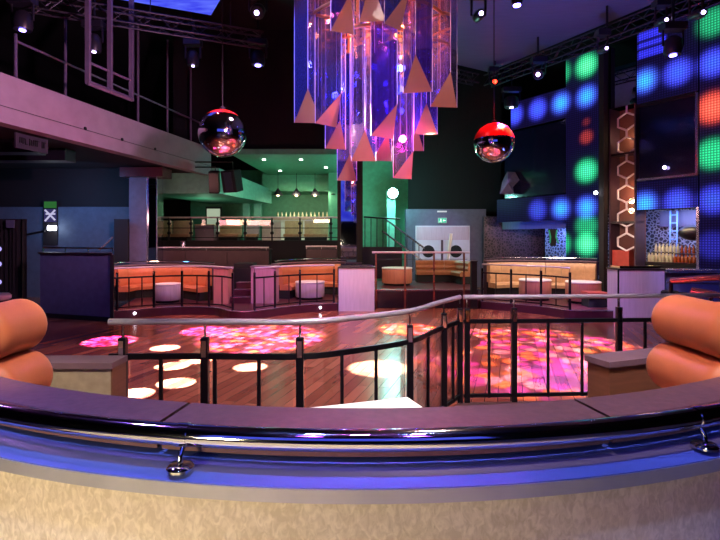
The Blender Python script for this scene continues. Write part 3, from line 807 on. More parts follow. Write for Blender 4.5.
bo = thing('stair_rail_block', 'dark slanted stair balustrade on the teal wall behind the box wall', 'stair rail', (-9.5, 16.4, 1.2))
for q0, q1 in (((99, 250), (113, 237)), ((20, 236), (45, 231))):
    MB().tube([P(q0[0], q0[1], 16.3), P(q1[0], q1[1], 16.3)], .04, 8).build('handrail', M['silver' if q0[0] > 50 else 'blackmetal'], bo, True)
pbox('panel', M['black'], 114, 128, 219, 262, 16.3, .1, bo)
cu = thing('black_drape', 'black drape with a grey plate hanging at the far left under the balcony', 'curtain', (-10, 13.8, 0))
pts = []
N = 28
for i in range(N + 1):
    px = -8 + 34 * i / N
    pts.append((PX(px, 13.8)[0], 13.8 + .06 * math.sin(i * 1.9)))
MB().sweep(pts, [(-.015, 0), (-.015, PZ(219, 13.8)), (.015, PZ(219, 13.8)), (.015, 0)]).build('cloth', M['curtain'], cu, True)
pbox('plate', M['boxwall'], 6, 14, 220, 228, 13.6, .03, cu)
for i, py in enumerate((249, 264, 282)):
    o = MB().sphere(P(-.5, py, 13.3), .05, 12, 8, (1, 1, 1.3)).build('spot_bulb', emit('dim_violet%d' % i, 'b0a8ff', 1.2), None, True)
    tag(o, ['topmost small violet bulb at the left edge beside the drape', 'middle small violet bulb at the left edge beside the drape', 'lowest small violet bulb at the left edge beside the drape'][i], 'bulb')
bs = thing('bar_stool', 'pale round stool at the left edge beside the drape', 'stool', (-7.3, 9.8, 0))
x, y = PX(-3, 9.6)
MB().lathe((x, y, .86), [(.2, 0), (.24, .03), (.24, .09), (.2, .13)], 24).build('seat', M['white'], bs, True)
MB().lathe((x, y, 0), [(.22, 0), (.22, .02), (.035, .05), (.035, .87)], 20).build('pedestal', M['chrome'], bs, True)
sg = thing('hanging_sign', 'dim dark sign with black lettering under the balcony edge', 'sign', (-7.9, 10.6, 4.2))
sx = lambda px: hit(px, [(FX(8) - .5, 8), (FX(16) - .5, 16)])
q0, q1 = sx(16), sx(48)
MB().prism([q0, q1, (q1[0] - .04, q1[1]), (q0[0] - .04, q0[1])], 4.16, 4.5).build('board', mat('sign_board', '2c2432', .6), sg)
# illegible dark letter strokes on the sign
random.seed(3)
lt = MB()
for u in (.1, .16, .2, .27, .4, .46, .52, .58, .64, .8, .86):
    x = q0[0] + (q1[0] - q0[0]) * u + .012; y = q0[1] + (q1[1] - q0[1]) * u
    hgt = random.uniform(.1, .17)
    lt.box((x, y, 4.34), (.012, .035, hgt)); lt.box((x, y + .03, 4.34 + random.choice((-.06, 0, .06))), (.012, .07, .03))
lt.build('lettering', M['black'], sg)

# ------------------------------------------------------------------ centre back wall, doors, exit sign, stairs
struct('wall_surround', MB().box(((PX(406, 20.6)[0] + PX(486, 20.6)[0]) / 2, 20.9, 1.67), (PX(486, 20.6)[0] - PX(406, 20.6)[0], .6, 3.34)), M['surround'])
struct('wall_curtain', MB().box((4.2, 21.4, 6.6), (4.1, .3, 6.8)), M['curtain'])
struct('wall_curtain_upper', MB().box((.5, 21.4, 8.1), (3.4, .3, 3.8)), M['curtain'])
struct('wall_green_stair', MB().box((.6, 22.9, 3.4), (4.2, .2, 6.8)), M['green'])
struct('wall_upper_left', MB().box((-6, 27, 7.6), (14, .3, 4.6)), M['curtain'])
struct('wall_screen_left', MB().box(((PX(196, 18.2)[0] + PX(338, 18.2)[0]) / 2, 18.3, 7.7), (PX(338, 18.2)[0] - PX(150, 18.2)[0], .2, 4.6)), M['curtain'])
D = 20.55
dr = struct('door_1', MB().box(((PX(415.6, D)[0] + PX(469.6, D)[0]) / 2, D, 1.31), (PX(469.6, D)[0] - PX(415.6, D)[0], .08, 2.63)), M['doorwhite'])
pbox('transom', M['purplewall'], 416.5, 469, 227, 240, D - .06, .02, dr)
for px in (428.5, 456):
    p = P(px, 251.4, D - .06)
    MB().tube([p + Vector((0, .04, 0)), p], .24, 28).build('round_window', M['black'], dr)
    MB().tube([p + Vector((0, .05, 0)), p + Vector((0, .015, 0))], .265, 28).build('window_ring', M['blackmetal'], dr)
pbox('astragal', M['plum'], 441, 443.2, 240, 262, D - .07, .03, dr)
es = thing('exit_sign', 'small green lit exit sign above the white double doors', 'sign', (3.5, 20.5, 2.8))
p = P(442.3, 220.5, 20.5)
MB().box(p, (.36, .08, .22)).build('housing', M['white'], es)
f_ = MB().box(p + Vector((0, -.045, 0)), (.34, .012, .2)).build('face', M['exit'], es)
g = MB().box(p + Vector((.08, -.054, 0)), (.1, .008, .03)); g.add([p + Vector(v) for v in ((.02, -.056, 0), (.06, -.056, .05), (.06, -.056, -.05), (.02, -.05, 0), (.06, -.05, .05), (.06, -.05, -.05))], [(0, 1, 2), (3, 5, 4), (0, 3, 4, 1), (1, 4, 5, 2), (2, 5, 3, 0)])
g.build('arrow', M['exitw'], f_)
g = MB().sphere(p + Vector((-.07, -.054, .06)), .018, 10, 6); g.tube([p + Vector((-.07, -.054, .04)), p + Vector((-.08, -.054, -.01))], .016, 8)
g.tube([p + Vector((-.08, -.054, -.01)), p + Vector((-.05, -.054, -.04)), p + Vector((-.06, -.054, -.08))], .012, 8); g.tube([p + Vector((-.08, -.054, -.01)), p + Vector((-.12, -.054, -.07))], .012, 8); g.tube([p + Vector((-.07, -.054, .03)), p + Vector((-.03, -.054, .01))], .01, 8)
g.build('running_figure', M['exitw'], f_)
ps = MB().tube([P(444.4, 293, 18.2), P(451.2, 233.5, 18.2)], .055, 10).build('leaning_pole', M['white'], None, True)
tag(ps, 'white pole leaning in front of the white double doors', 'pole')
ev = MB().box(P(442, 211.5, 20.56), (.4, .08, .06)).build('emergency_wall_lamp', M['white'], None)
tag(ev, 'slim pale emergency light above the exit sign', 'lamp')
# stair with balustrade
stx = thing('stair_balustrade', 'black and steel stair balustrade under the green star lamp', 'stair balustrade', (1.1, 19, 1.0))
for q0, q1, m in (((364, 217), (400, 219), 'blackmetal'), ((384, 218), (424, 248), 'silver'), ((382, 231), (424, 262), 'silver')):
    MB().tube([P(q0[0], q0[1], 19.2), P(q1[0], q1[1], 18.8)], .035, 8).build('handrail', M[m], stx, True)
for px in range(365, 421, 6):
    yt = 217.5 if px < 385 else 218 + (px - 384) * .75
    MB().tube([P(px, yt + 1, 19.1), P(px, yt + 32, 19.1)], .018, 6).build('baluster', M['blackmetal'], stx)
so_ = MB().prism([PX(362, 18.9), PX(402, 18.9), PX(402, 18.95), PX(362, 18.95)], 0.5, 1.75).build('stair_wall', M['darkpanel'], None)
tag(so_, 'dark low wall behind the stair balustrade left of the doors', 'low wall')
sl = thing('star_lamp', 'dazzling green-white stage lamp beside the green stairs', 'stage lamp', P(393, 193, 19.9))
p = P(393, 193, 19.9)
MB().sphere(p, .2, 20, 12).build('lens', M['greenlamp'], sl, True)
MB().tube([p + Vector((0, .1, 0)), p + Vector((0, .335, .0))], .24, 16).build('wall_mount', M['fixture'], sl, True)
pl = MB().box((PX(391, 20.4)[0], 20.4, 2.05), (.35, .3, 4.1)).build('teal_pier', M['teal'], None)
tag(pl, 'teal pier below the dazzling green-white stage lamp', 'pier')

# ------------------------------------------------------------------ LED wall at right
U = Vector((.5406, -.8413)); Nn = Vector((-.8413, -.5406)); W0 = Vector((6.49, 17.5))
def s_of(px):
    k = (px - CX) / F
    return (17.5 - 17.734 / (k + .6425)) / .8413
def W(s, z, off=0.0):
    q = W0 + U * s + Nn * off
    return Vector((q.x, q.y, z))
ROT = math.atan2(U.y, U.x)
cols = [(17.5 - d) / .8413 for d in (18.38, 17.52, 16.72, 15.92, 15.12, 14.35, 13.6, 12.87, 12.1)]
BL = {}
Bc, Cy, Gr, Rd = (.06, .06, 1.0), (.05, .62, 1.0), (.03, .75, .28), (1.0, .09, .04)
def blob(c, z, col, core=None, a=1.0, r=.34): BL[(c, z)] = (col, core, a, r)
for c in range(9):
    blob(c, 6.8, Bc, [None, None, Cy, Cy, Cy, Cy, None, None, None][c] or (.05, .14, 1.0), .95)
    blob(c, 3.12, Bc, Cy if c in (2, 3, 5) else (.06, .14, 1.0), (0, .55, .9, 1, .9, .95, .8, .7, .6)[c])
blob(3, 7.82, Gr, (.15, 1.0, .45), 1.0); blob(2, 7.82, Gr, None, .55); blob(4, 7.82, Gr, None, .7); blob(7, 7.9, Gr, None, .5)
blob(3, 5.45, Rd, None, .3, .2); blob(7, 5.6, Rd, (1, .16, .08), 1.0, .37); blob(3, 5.95, Rd, None, .12, .12)
blob(3, 4.33, Gr, (.08, .9, .5), .9); blob(4, 4.33, Gr, None, .8); blob(7, 4.36, Gr, None, .8, .36)
blob(3, 1.9, Gr, (.15, 1, .5), 1.0); blob(2, 1.9, Gr, None, .7); blob(7, 1.9, Bc, None, .25); blob(3, 2.5, Gr, None, .5); blob(4, 2.5, Gr, None, .2)
def led_color(s, z):
    r, g, b = .005, .003, .024
    for (c, zz), (col, core, a, rad) in BL.items():
        ds = s - cols[c]; dz = z - zz
        q = (abs(ds) ** 2.1 + abs(dz) ** 2.1) ** (1 / 2.1) / rad
        if q < 2.6:
            w = a * (math.exp(-(q * .92) ** 5) + .025 * math.exp(-q * q * .6))
            kc = a * math.exp(-(q / .66) ** 2.4) * .85 if core else 0
            r += w * col[0] + kc * (core[0] - col[0] if core else 0)
            g += w * col[1] + kc * (core[1] - col[1] if core else 0)
            b += w * col[2] + kc * (core[2] - col[2] if core else 0)
    if 7.5 < z < 8.25 and s_of(637) < s < s_of(666) and not 7.72 < z < 7.8 and not 7.98 < z < 8.05:
        r += .03; g += .03; b += .75
    return (max(0, r), max(0, g), max(0, b), 1)
def led_panel(label, s0, s1, z0, z1, off=0.0, step=.075):
    ns = max(2, int((s1 - s0) / step)); nz = max(2, int((z1 - z0) / step))
    me = bpy.data.meshes.new('screen_face'); vs = []; cs = []
    for j in range(nz + 1):
        for i in range(ns + 1):
            s = s0 + (s1 - s0) * i / ns; z = z0 + (z1 - z0) * j / nz
            vs.append((s - s0, 0, z - z0)); cs.append(led_color(s, z))
    fs = [(j * (ns + 1) + i, j * (ns + 1) + i + 1, (j + 1) * (ns + 1) + i + 1, (j + 1) * (ns + 1) + i) for j in range(nz) for i in range(ns)]
    me.from_pydata(vs, [], fs)
    at = me.color_attributes.new('picture', 'FLOAT_COLOR', 'POINT')
    for i, c in enumerate(cs): at.data[i].color = c
    me.materials.append(M['led'])
    p0 = W(s0, z0, off)
    t = thing('led_panel', label, 'led screen', p0); t.rotation_euler = (0, 0, ROT)
    o = bpy.data.objects.new('screen_face', me); COL.objects.link(o); o.parent = t
    cab = MB().box(((s1 - s0) / 2, .06, (z1 - z0) / 2), (s1 - s0, .1, z1 - z0))
    me2 = bpy.data.meshes.new('cabinet'); me2.from_pydata([tuple(v) for v in cab.v], [], cab.f); me2.materials.append(M['fixture'])
    o2 = bpy.data.objects.new('cabinet', me2); COL.objects.link(o2); o2.parent = t
    return t
sL, sM, sR0, sR1, sE = s_of(497), s_of(566), s_of(637), s_of(698), s_of(790)
sC = s_of(603.5)
led_panel('wide upper LED screen with a row of blue dots, left of the lattice alcove', s_of(511), sM, 6.25, 7.3)
led_panel('LED screen column with green, red and blue dots just left of the lattice alcove', sM, sC, .9, 8.3)
led_panel('low LED strip with blue dots above the dark honeycomb wall', sL, sM, 2.72, 3.62)
led_panel('upper LED screen with cyan and blue dots over the big dark window', sR0, sR1, 6.15, 8.3)
led_panel('narrow LED strip with blue dots between the big dark window and the bar opening', sR0, sR1, 2.95, 3.8)
led_panel('LED screen column with orange-red and green dots at the right edge', sR1 + .04, sE, .9, 8.3)
# dark windows
def wbox(name, m, s0, s1, z0, z1, off, th, par):
    vs = [W(s, z, o) for s in (s0, s1) for o in (off - th, off) for z in (z0, z1)]
    return MB().add(vs, [(0, 1, 3, 2), (4, 6, 7, 5), (0, 4, 5, 1), (2, 3, 7, 6), (0, 2, 6, 4), (1, 5, 7, 3)]).build(name, m, par)
def dark_window(n, s0, s1, z0, z1, frame):
    w = wbox('window_%d' % n, M['darkglass'], s0, s1, z0, z1, -.1, .1, None); w['kind'] = 'structure'
    if frame:
        wbox('sill', M['silver'], s0, s1, z0 - .03, z0 + .03, .05, .15, w); wbox('frame', M['silver'], s1 - .05, s1 + .02, z0, z1, .05, .15, w)
        wbox('head', M['darkpanel'], s0, s1, z1 - .05, z1 + .03, .03, .13, w)
dark_window(1, s_of(503), sM - .02, 3.66, 6.2, False)
dark_window(2, sR0 + .02, sR1, 3.85, 6.1, True)
glint_dot = MB().sphere(W(s_of(664.5), PZ(167.5, 13.9), .0), .05, 14, 8).build('window_glint', M['violetlens'], None, True)  # glowing ball added for the small reflection in the dark window
tag(glint_dot, 'small violet glowing dot for the reflection in the big dark window', 'lamp')
# black structural mast at left of alcove
mast = thing('black_mast', 'slim black mast with a small lamp beside the lattice alcove', 'mast', W(s_of(606), 0, .25))
wbox('shaft', M['black'], s_of(604.2), s_of(609), 0, 8.2, .3, .24, mast)
MB().sphere(W(s_of(602.5), PZ(193, 15.3), .38), .06, 14, 8).build('lamp', M['whitelamp'], mast, True)
# lattice alcove
sa, sb_ = s_of(609), s_of(635.5)
al = thing('lattice_alcove', 'tall lit alcove with a white honeycomb lattice between the LED screens', 'alcove', W((sa + sb_) / 2, 0, -.3))
M['alcove'] = mat('alcove_wall', '6a4238', .6, scale=2)
wbox('back_panel', M['alcove'], sa, sb_, .9, 6.2, -.55, .06, al)
wbox('side_panel', M['plum'], sa, sa + .04, .9, 6.2, 0, .55, al)
wbox('side_panel', M['plum'], sb_ - .04, sb_, .9, 6.2, 0, .55, al)
wbox('upper_mirror', M['mirror'], sa, sb_, 6.2, 8.2, -.02, .06, al)
wbox('shelf', M['darkpanel'], sa, sb_, 2.55, 2.62, -.05, .45, al)
wbox('shelf', M['darkpanel'], sa, sb_, 4.7, 4.76, -.05, .45, al)
wbox('red_booth_back', M['redseat'], sa + .05, sb_ - .25, .95, 1.72, -.1, .3, al)
lat = MB()
sc_ = (sa + sb_) / 2 + .08; wv = .27
zs = [1.6, 2.35, 3.1, 3.85, 4.6, 5.35, 6.1]
for i in range(len(zs) - 1):
    z0, z1 = zs[i], zs[i + 1]
    zm = (z0 + z1) / 2
    for sg_ in (-1, 1):
        lat.tube([W(sc_, z0 + .1, -.12), W(sc_ + sg_ * wv, zm - .13, -.12), W(sc_ + sg_ * wv, zm + .13, -.12), W(sc_, z1 - .1, -.12)], .032, 8)
    lat.tube([W(sc_, z1 - .1, -.12), W(sc_, z1 + .1, -.12)], .032, 8)
lat.build('lattice', M['white'], al, True)
for i, z in enumerate((3.25, 2.95)):
    o = MB().sphere(W(sc_ + .06, z, -.3), .08, 16, 10).build('alcove_lamp', M['warmlamp'], None, True)
    tag(o, ['upper warm lamp shining in the lattice alcove', 'lower warm lamp shining in the lattice alcove'][i], 'lamp')
# honeycomb walls behind
struct('wall_honeycomb', MB().add([W(s, z, o) for s in (s_of(520), s_of(704)) for o in (-1.6, -1.5) for z in (.0, 3.0)], [(0, 1, 3, 2), (4, 6, 7, 5), (0, 4, 5, 1), (2, 3, 7, 6), (0, 2, 6, 4), (1, 5, 7, 3)]), M['comb'])
struct('wall_honeycomb_dark', MB().box(((PX(485, 20)[0] + PX(545, 20)[0]) / 2, 20.2, 1.5), (PX(545, 20)[0] - PX(485, 20)[0], .2, 3.0)), M['brick'])
struct('wall_blue_band', MB().add([W(s, z, o) for s in (s_of(489), s_of(566)) for o in (-.9, -.8) for z in (2.45, 2.75)], [(0, 1, 3, 2), (4, 6, 7, 5), (0, 4, 5, 1), (2, 3, 7, 6), (0, 2, 6, 4), (1, 5, 7, 3)]), M['ceil'])
struct('trim_5', MB().add([W(s, z, o) for s in (sR0, sR1) for o in (-1.5, -1.35) for z in (2.45, 2.95)], [(0, 1, 3, 2), (4, 6, 7, 5), (0, 4, 5, 1), (2, 3, 7, 6), (0, 2, 6, 4), (1, 5, 7, 3)]), M['ceil'])
wfr = wbox('window_3', M['silver'], sR1 - .03, sR1 + .04, .9, 2.95, .04, .12, None); wfr['kind'] = 'structure'
# ladder
ld = thing('ladder', 'blue-lit ladder leaning on the honeycomb wall of the right bar', 'ladder', W(s_of(655), 1.2, -1.2))
s0, s1 = s_of(652), s_of(658.5)
MB().tube([W(s_of(650.5), 2.93, -1.2), W(s_of(653), 1.2, -1.0)], .025, 6).build('stile', M['ladder'], ld)
MB().tube([W(s_of(657.5), 2.93, -1.2), W(s_of(660), 1.2, -1.0)], .025, 6).build('stile', M['ladder'], ld)
for i in range(7):
    t = (i + .5) / 7; z = 2.93 - 1.73 * t; off = -1.2 + .2 * t
    MB().tube([W(s_of(650.5 + 2.5 * t), z, off), W(s_of(657.5 + 2.5 * t), z, off)], .018, 6).build('rung', M['ladder'], ld)
scn = MB().add([W(s, z, o) for s in (s_of(678), s_of(686)) for o in (-1.3, -1.25) for z in (2.2, 2.4)], [(0, 1, 3, 2), (4, 6, 7, 5), (0, 4, 5, 1), (2, 3, 7, 6), (0, 2, 6, 4), (1, 5, 7, 3)]).build('menu_screen', M['screen'], None)
tag(scn, 'small white lit screen behind the right bar', 'screen')
bwl = MB().sphere(W(s_of(683), 2.25, -.72), .42, 24, 14, (1, 1, .55)).build('dark_canopy', M['fixture'], None, True)
tag(bwl, 'dark rounded canopy hanging over the right bar bottles', 'canopy')
# back shelf with bottles
bsf = thing('bottle_shelf', 'dark back shelf loaded with bottles in the right bar opening', 'shelf', W((sR0 + sR1) / 2, .2, -.7))
wbox('shelf_board', M['darkpanel'], sR0 + .05, sR1 - .05, 1.34, 1.38, -.35, .5, bsf)
wbox('shelf_board', M['darkpanel'], sR0 + .05, sR1 - .05, 1.62, 1.65, -.6, .2, bsf)
wbox('carcass', M['black'], sR0 + .05, sR1 - .05, .0, 1.33, -.35, .45, bsf)
b1 = b2 = None
sr = sR1 - sR0
for row, (off, zz) in enumerate(((-.41, 1.38), (-.5, 1.38), (-.7, 1.65))):
    for i in range(13):
        s = sR0 + .15 + (sr - .3) * (i + .3 * row) / 13
        q = W(s, zz, off)
        if i < 7:
            if b1 is None: b1 = bottle('bottle', tuple(q + Vector((0, 0, .004))), .3, M['bottle'], 'pale bottle in the lit rows left of the ladder foot, right bar', 'pale bottles in the right bar')
            else: copy_tree(b1, q + Vector((0, 0, .004)))
        else:
            if b2 is None: b2 = bottle('bottle', tuple(q + Vector((0, 0, .004))), .26, M['amber'], 'amber bottle in the rows below the dark canopy, right bar', 'amber bottles in the right bar')
            else: copy_tree(b2, q + Vector((0, 0, .004)))
# bar counter
rb = thing('right_bar_counter', 'blue-lit bar counter at the right behind the handrails', 'bar counter', (8.5, 12, 0))
MB().prism([(7.85, 12.3), (9.3, 12.1), (9.3, 12.5), (7.85, 12.8)], 0, 1.22).build('front', M['boxwall'], rb)
MB().prism([(7.8, 12.2), (9.35, 11.98), (9.35, 12.55), (7.8, 12.9)], 1.22, 1.29).build('worktop', M['silver'], rb)
MB().prism([(7.85, 12.28), (9.3, 12.08), (9.3, 12.1), (7.85, 12.3)], .95, .99).build('trim_line', M['silver'], rb)
# dark garment on the wall; green light on its edges made as glow
gg = thing('green_wall_ornament', 'dark hanging ornament with green-lit edges made to glow on the honeycomb wall', 'ornament', W(s_of(553), 1.8, -1.4))
qa = lambda px, py: Vector((PX(px, 17.2)[0], 17.2, PZ(py, 17.2)))
M['greenedge'] = emit('green_edge_glow', '48b078', .6)
MB().add([qa(549, 229), qa(557.5, 229), qa(556, 246), qa(551, 246)] + [v + Vector((0, .08, 0)) for v in (qa(549, 229), qa(557.5, 229), qa(556, 246), qa(551, 246))], [(0, 1, 2, 3), (4, 7, 6, 5), (0, 4, 5, 1), (1, 5, 6, 2), (2, 6, 7, 3), (3, 7, 4, 0)]).build('body', M['black'], gg)
MB().tube([qa(549, 230), qa(550.5, 237), qa(550, 243)], .028, 8).build('edge', M['greenedge'], gg, True)
MB().tube([qa(557, 230), qa(556, 237), qa(558.5, 243)], .028, 8).build('edge', M['greenedge'], gg, True)
# crystal sculpture
cr = thing('faceted_crystal', 'dim faceted crystal sculpture on top of the low LED strip', 'sculpture', P(510, 194, 18.6))
M['crystal'] = mat('crystal_face', '6d6a84', .2, .3)
pts2 = [(500, 194), (502, 182), (507, 171.5), (515, 172), (519.5, 180), (513, 187), (514, 194)]
fr = [P(a, b, 18.3) for a, b in pts2]; ctr = P(508, 183, 17.95); bk = [P(a, b, 18.6) for a, b in pts2]
n = len(fr)
MB().add(fr + bk + [ctr], [(i, (i + 1) % n, 2 * n) for i in range(n)] + [(i, n + i, n + (i + 1) % n, (i + 1) % n) for i in range(n)] + [list(range(n, 2 * n))[::-1]]).build('facets', M['crystal'], cr)

# handrails and stools near the right bar
def handrail(name, label, a, b, r, m, legs):
    t = thing(name, label, 'handrail', (a.x, a.y, 0))
    MB().tube([a, b], r, 12).build('tube', m, t, True)
    for u in legs:
        q = a.lerp(b, u)
        MB().tube([q, Vector((q.x, q.y, .0))], r * .6, 8).build('post', M['blackmetal'], t, True)
M['redrail'] = mat('reddish_steel', 'c48c8c', .25, .8)
handrail('bar_handrail', 'thick reddish handrail in front of the right bar counter', P(671, 280.5, 8.6), P(728, 276.5, 8.0), .055, M['redrail'], (.0, .9))
handrail('bar_handrail', 'short copper handrail just above the right sofa cushion', P(692, 290, 8.0), P(730, 297.5, 7.6), .05, M['redrail'], (.0, .5))
bar_stool = None
for i, (px, d) in enumerate(((670, 11.5), (684, 11.0))):
    x, y = PX(px, d)
    t = thing('bar_stool', ['dark bar stool next to the right lilac box', 'dark bar stool behind the copper handrail'][i], 'stool', (x, y, 0))
    MB().lathe((x, y, .74), [(.17, 0), (.19, .03), (.19, .07), (.16, .1)], 20).build('seat', M['black'], t, True)
    MB().lathe((x, y, 0), [(.2, 0), (.2, .02), (.03, .05), (.03, .75)], 16).build('pedestal', M['chrome'], t, True)

# ------------------------------------------------------------------ mirror balls
def ball(label, px, py, d, r, capf):
    p = P(px, py, d)
    t = thing('mirror_ball', label, 'mirror ball', p)
    MB().sphere(p, r, 64, 40).build('sphere', M['ball'], t, True, angle=80)
    # thin shell over the crown; red light on the ball put into its colour
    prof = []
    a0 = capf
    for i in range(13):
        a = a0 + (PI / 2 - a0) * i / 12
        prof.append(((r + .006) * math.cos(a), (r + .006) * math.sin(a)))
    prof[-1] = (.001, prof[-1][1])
    MB().lathe(p, prof, 64).build('red_light_shell', M['ballred'], t, True, angle=80)
    MB().tube([p + Vector((0, 0, r)), Vector((p.x, p.y, 9.9))], .012, 6).build('wire', M['black'], t)
    MB().lathe(p + Vector((0, 0, r)), [(.06, 0), (.06, .05), (.02, .08)], 14).build('hanger', M['fixture'], t, True)
ball('mirror ball with a thin red crown hanging left of the chandelier', 222.5, 133.5, 10, .49, .86)
ball('mirror ball with a red upper half hanging right of the chandelier', 494, 143, 11.5, .475, .18)

# ------------------------------------------------------------------ chandelier
ch = thing('prism_chandelier', 'huge chandelier of hanging clear triangular prisms over the dance floor', 'chandelier', (.23, 6.9, 7.8))
CZ = 7.9
MB().lathe((.23, 6.9, CZ - .1), [(1.2, 0), (1.25, .04), (1.25, .1)], 48).build('ceiling_plate', M['darkpanel'], ch, True)
PR = [  # px centre, py bottom, depth, side, rotation (degrees/57)
    (308, 121, 6.3, .36, .1), (331, 124, 6.3, .36, .75), (337, 148, 6.8, .3, .3), (348, 180, 7.2, .3, .2), (364, 160, 6.5, .34, .05), (387, 136, 6.15, .36, .6),
    (384, 160, 7.0, .3, .3), (406, 178, 7.0, .32, .5), (417, 90, 5.9, .36, -.2), (426, 133, 6.6, .32, -.1), (446, 105, 6.3, .36, .1),
    (355, 150, 7.5, .34, .9), (372, 18, 5.7, .32, -.1), (396, 140, 7.7, .32, .8), (415, 150, 7.7, .3, 0), (322, 108, 7.5, .36, .4), (437, 100, 7.4, .34, .6), (345, 30, 5.75, .3, .4), (398, 25, 5.75, .3, .8),
]
M['edge'] = mat('edge_highlight', 'd8ccf0', .15, .2, var=.03)  # pale strips that paint in the bright highlights along prism edges
M['warmfit'] = mat('brass_fitting', 'c98a50', .35, .6)
for rr, zz in ((.98, 5.02), (.55, 4.86)):
    MB().tube([(.23 + rr * math.cos(2 * PI * k / 40), 6.75 + rr * math.sin(2 * PI * k / 40), zz) for k in range(41)], .022, 8, False).build('frame_ring', M['warmfit'], ch, True)
for k in range(11):
    a_ = 2 * PI * (k + .3) / 11; rr = .9 if k % 2 else .5
    MB().tube([(.23 + rr * math.cos(a_), 6.75 + rr * math.sin(a_), 7.85), (.23 + rr * math.cos(a_), 6.75 + rr * math.sin(a_), 4.98 if k % 2 else 4.82)], .03, 8).build('hanging_rod', M['warmfit'], ch, True)
for k in range(6):
    a_ = PI * k / 6
    MB().tube([(.23 + .98 * math.cos(a_), 6.75 + .98 * math.sin(a_), 5.02), (.23 - .98 * math.cos(a_), 6.75 - .98 * math.sin(a_), 5.02)], .018, 8).build('spoke', M['warmfit'], ch, True)
for i, (px, py, d, sd, rot) in enumerate(PR):
    x, y = PX(px, d); zb = PZ(py, d); R_ = sd / math.sqrt(3)
    # front vertex towards the viewer (-y) turned by rot
    vx = [(x + R_ * math.sin(rot + k * 2 * PI / 3), y - R_ * math.cos(rot + k * 2 * PI / 3)) for k in range(3)]
    zt = 7.55 + .2 * ((i * 37) % 10) / 10
    hf_ = .36
    zbv = [zb + hf_ if k == 0 else zb for k in range(3)]
    vs = [(vx[k][0], vx[k][1], zbv[k]) for k in range(3)] + [(vx[k][0], vx[k][1], zt) for k in range(3)]
    pr = MB().add(vs, [(0, 1, 4, 3), (1, 2, 5, 4), (2, 0, 3, 5), (3, 4, 5)]).build('prism', M[('acrylic_b', 'acrylic', 'acrylic_v')[i % 3]], ch, bevel=.007)
    ed = MB()
    for k in range(3): ed.tube([vs[k], vs[k + 3]], .0045, 6)
    ed.build('edge_highlight', M['edge'], pr, True)
    MB().add([Vector(v) for v in vs[:3]] + [Vector(v) + Vector((0, 0, .006)) for v in vs[:3]], [(0, 2, 1), (3, 4, 5), (0, 1, 4, 3), (1, 2, 5, 4), (2, 0, 3, 5)]).build('cut_face', M['acrylicend'], pr)
    MB().tube([(x, y, zt - .01), (x, y, CZ - .08)], .012, 6).build('rod', M['warmfit'], pr)

# ------------------------------------------------------------------ trusses, moving heads, ceiling screen
def in_ce(p):
    c = [Vector(v) for v in CE]; q = Vector((p.x, p.y)); sg = []
    for i in range(4):
        e = c[(i + 1) % 4] - c[i]; f = q - c[i]; sg.append(e.x * f.y - e.y * f.x)
    return all(v > 0 for v in sg) or all(v < 0 for v in sg)
def truss(label, a, b, w=.3):
    a, b = Vector(a), Vector(b)
    t = thing('lighting_truss', label, 'truss', a)
    dr_ = (b - a).normalized(); sd = dr_.cross(Vector((0, 0, 1))).normalized() * w / 2; up = Vector((0, 0, w / 2))
    cs = [sd + up, sd - up, -sd - up, -sd + up]
    for c in cs: MB().tube([a + c, b + c], .025, 6).build('chord', M['trussm'], t)
    L = (b - a).length; n = int(L / w)
    lc = MB()
    for i in range(n):
        p0, p1 = a + dr_ * L * i / n, a + dr_ * L * (i + 1) / n
        for k in range(4):
            q0, q1 = (cs[k], cs[(k + 1) % 4]) if i % 2 else (cs[(k + 1) % 4], cs[k])
            lc.tube([p0 + q0, p1 + q1], .011, 5)
    lc.build('lacing', M['trussm'], t)
    for u in (.15, .5, .85):
        q = a.lerp(b, u); MB().tube([q + Vector((0, 0, w / 2)), Vector((q.x, q.y, 8.0 if in_ce(q) else 10.0))], .012, 6).build('hanging_rod', M['trussm'], t)
M['trussm'] = mat('truss_metal', '2a2830', .45, .5)
truss('dark lighting truss along the edge of the blue ceiling screen', (-7.6, 10.6, 7.35), (-2.6, 12.75, 7.35), .32)
truss('dark lighting truss along the right edge of the dance floor ceiling', (4.6, 17.3, 7.75), (10.6, 6.9, 7.75), .36)
truss('dark lighting truss across the back edge of the dance floor ceiling', (4.1, 16.97, 7.7), (-1.3, 13.9, 7.7), .3)
truss('short dark truss beside the chandelier top, right', (1.95, 9.2, 7.35), (3.4, 9.9, 7.75), .3)
# ceiling LED screen
cs_ = thing('ceiling_screen', 'bright blue LED screen hung under the ceiling at the top left', 'led screen', (-4.8, 11.5, 8.05))
q = [(-6.4, 11.8), (-3.98, 12.82), (-2.9, 10.98), (-5.32, 9.96)]
MB().prism(q, 8.06, 8.15).build('cabinet', M['fixture'], cs_)
def blue_screen():
    m = emit('blue_screen', '3a3cff', 1.0); nt = m.node_tree; e = nt.nodes['Emission']
    tc = nt.nodes.new('ShaderNodeTexCoord'); nz = nt.nodes.new('ShaderNodeTexNoise'); nz.inputs['Scale'].default_value = 1.3; nz.inputs['Detail'].default_value = 5
    mp = nt.nodes.new('ShaderNodeMapping'); mp.inputs['Scale'].default_value = (1, 3, 1); nt.links.new(tc.outputs['Object'], mp.inputs[0]); nt.links.new(mp.outputs[0], nz.inputs['Vector'])
    rp = nt.nodes.new('ShaderNodeValToRGB'); rp.color_ramp.elements[0].position = .3; rp.color_ramp.elements[1].position = .75
    rp.color_ramp.elements[0].color = srgb('2a2ae0'); rp.color_ramp.elements[1].color = srgb('6a7cff')
    nt.links.new(nz.outputs['Fac'], rp.inputs[0]); nt.links.new(rp.outputs[0], e.inputs['Color']); e.inputs['Strength'].default_value = 1.1
    return m
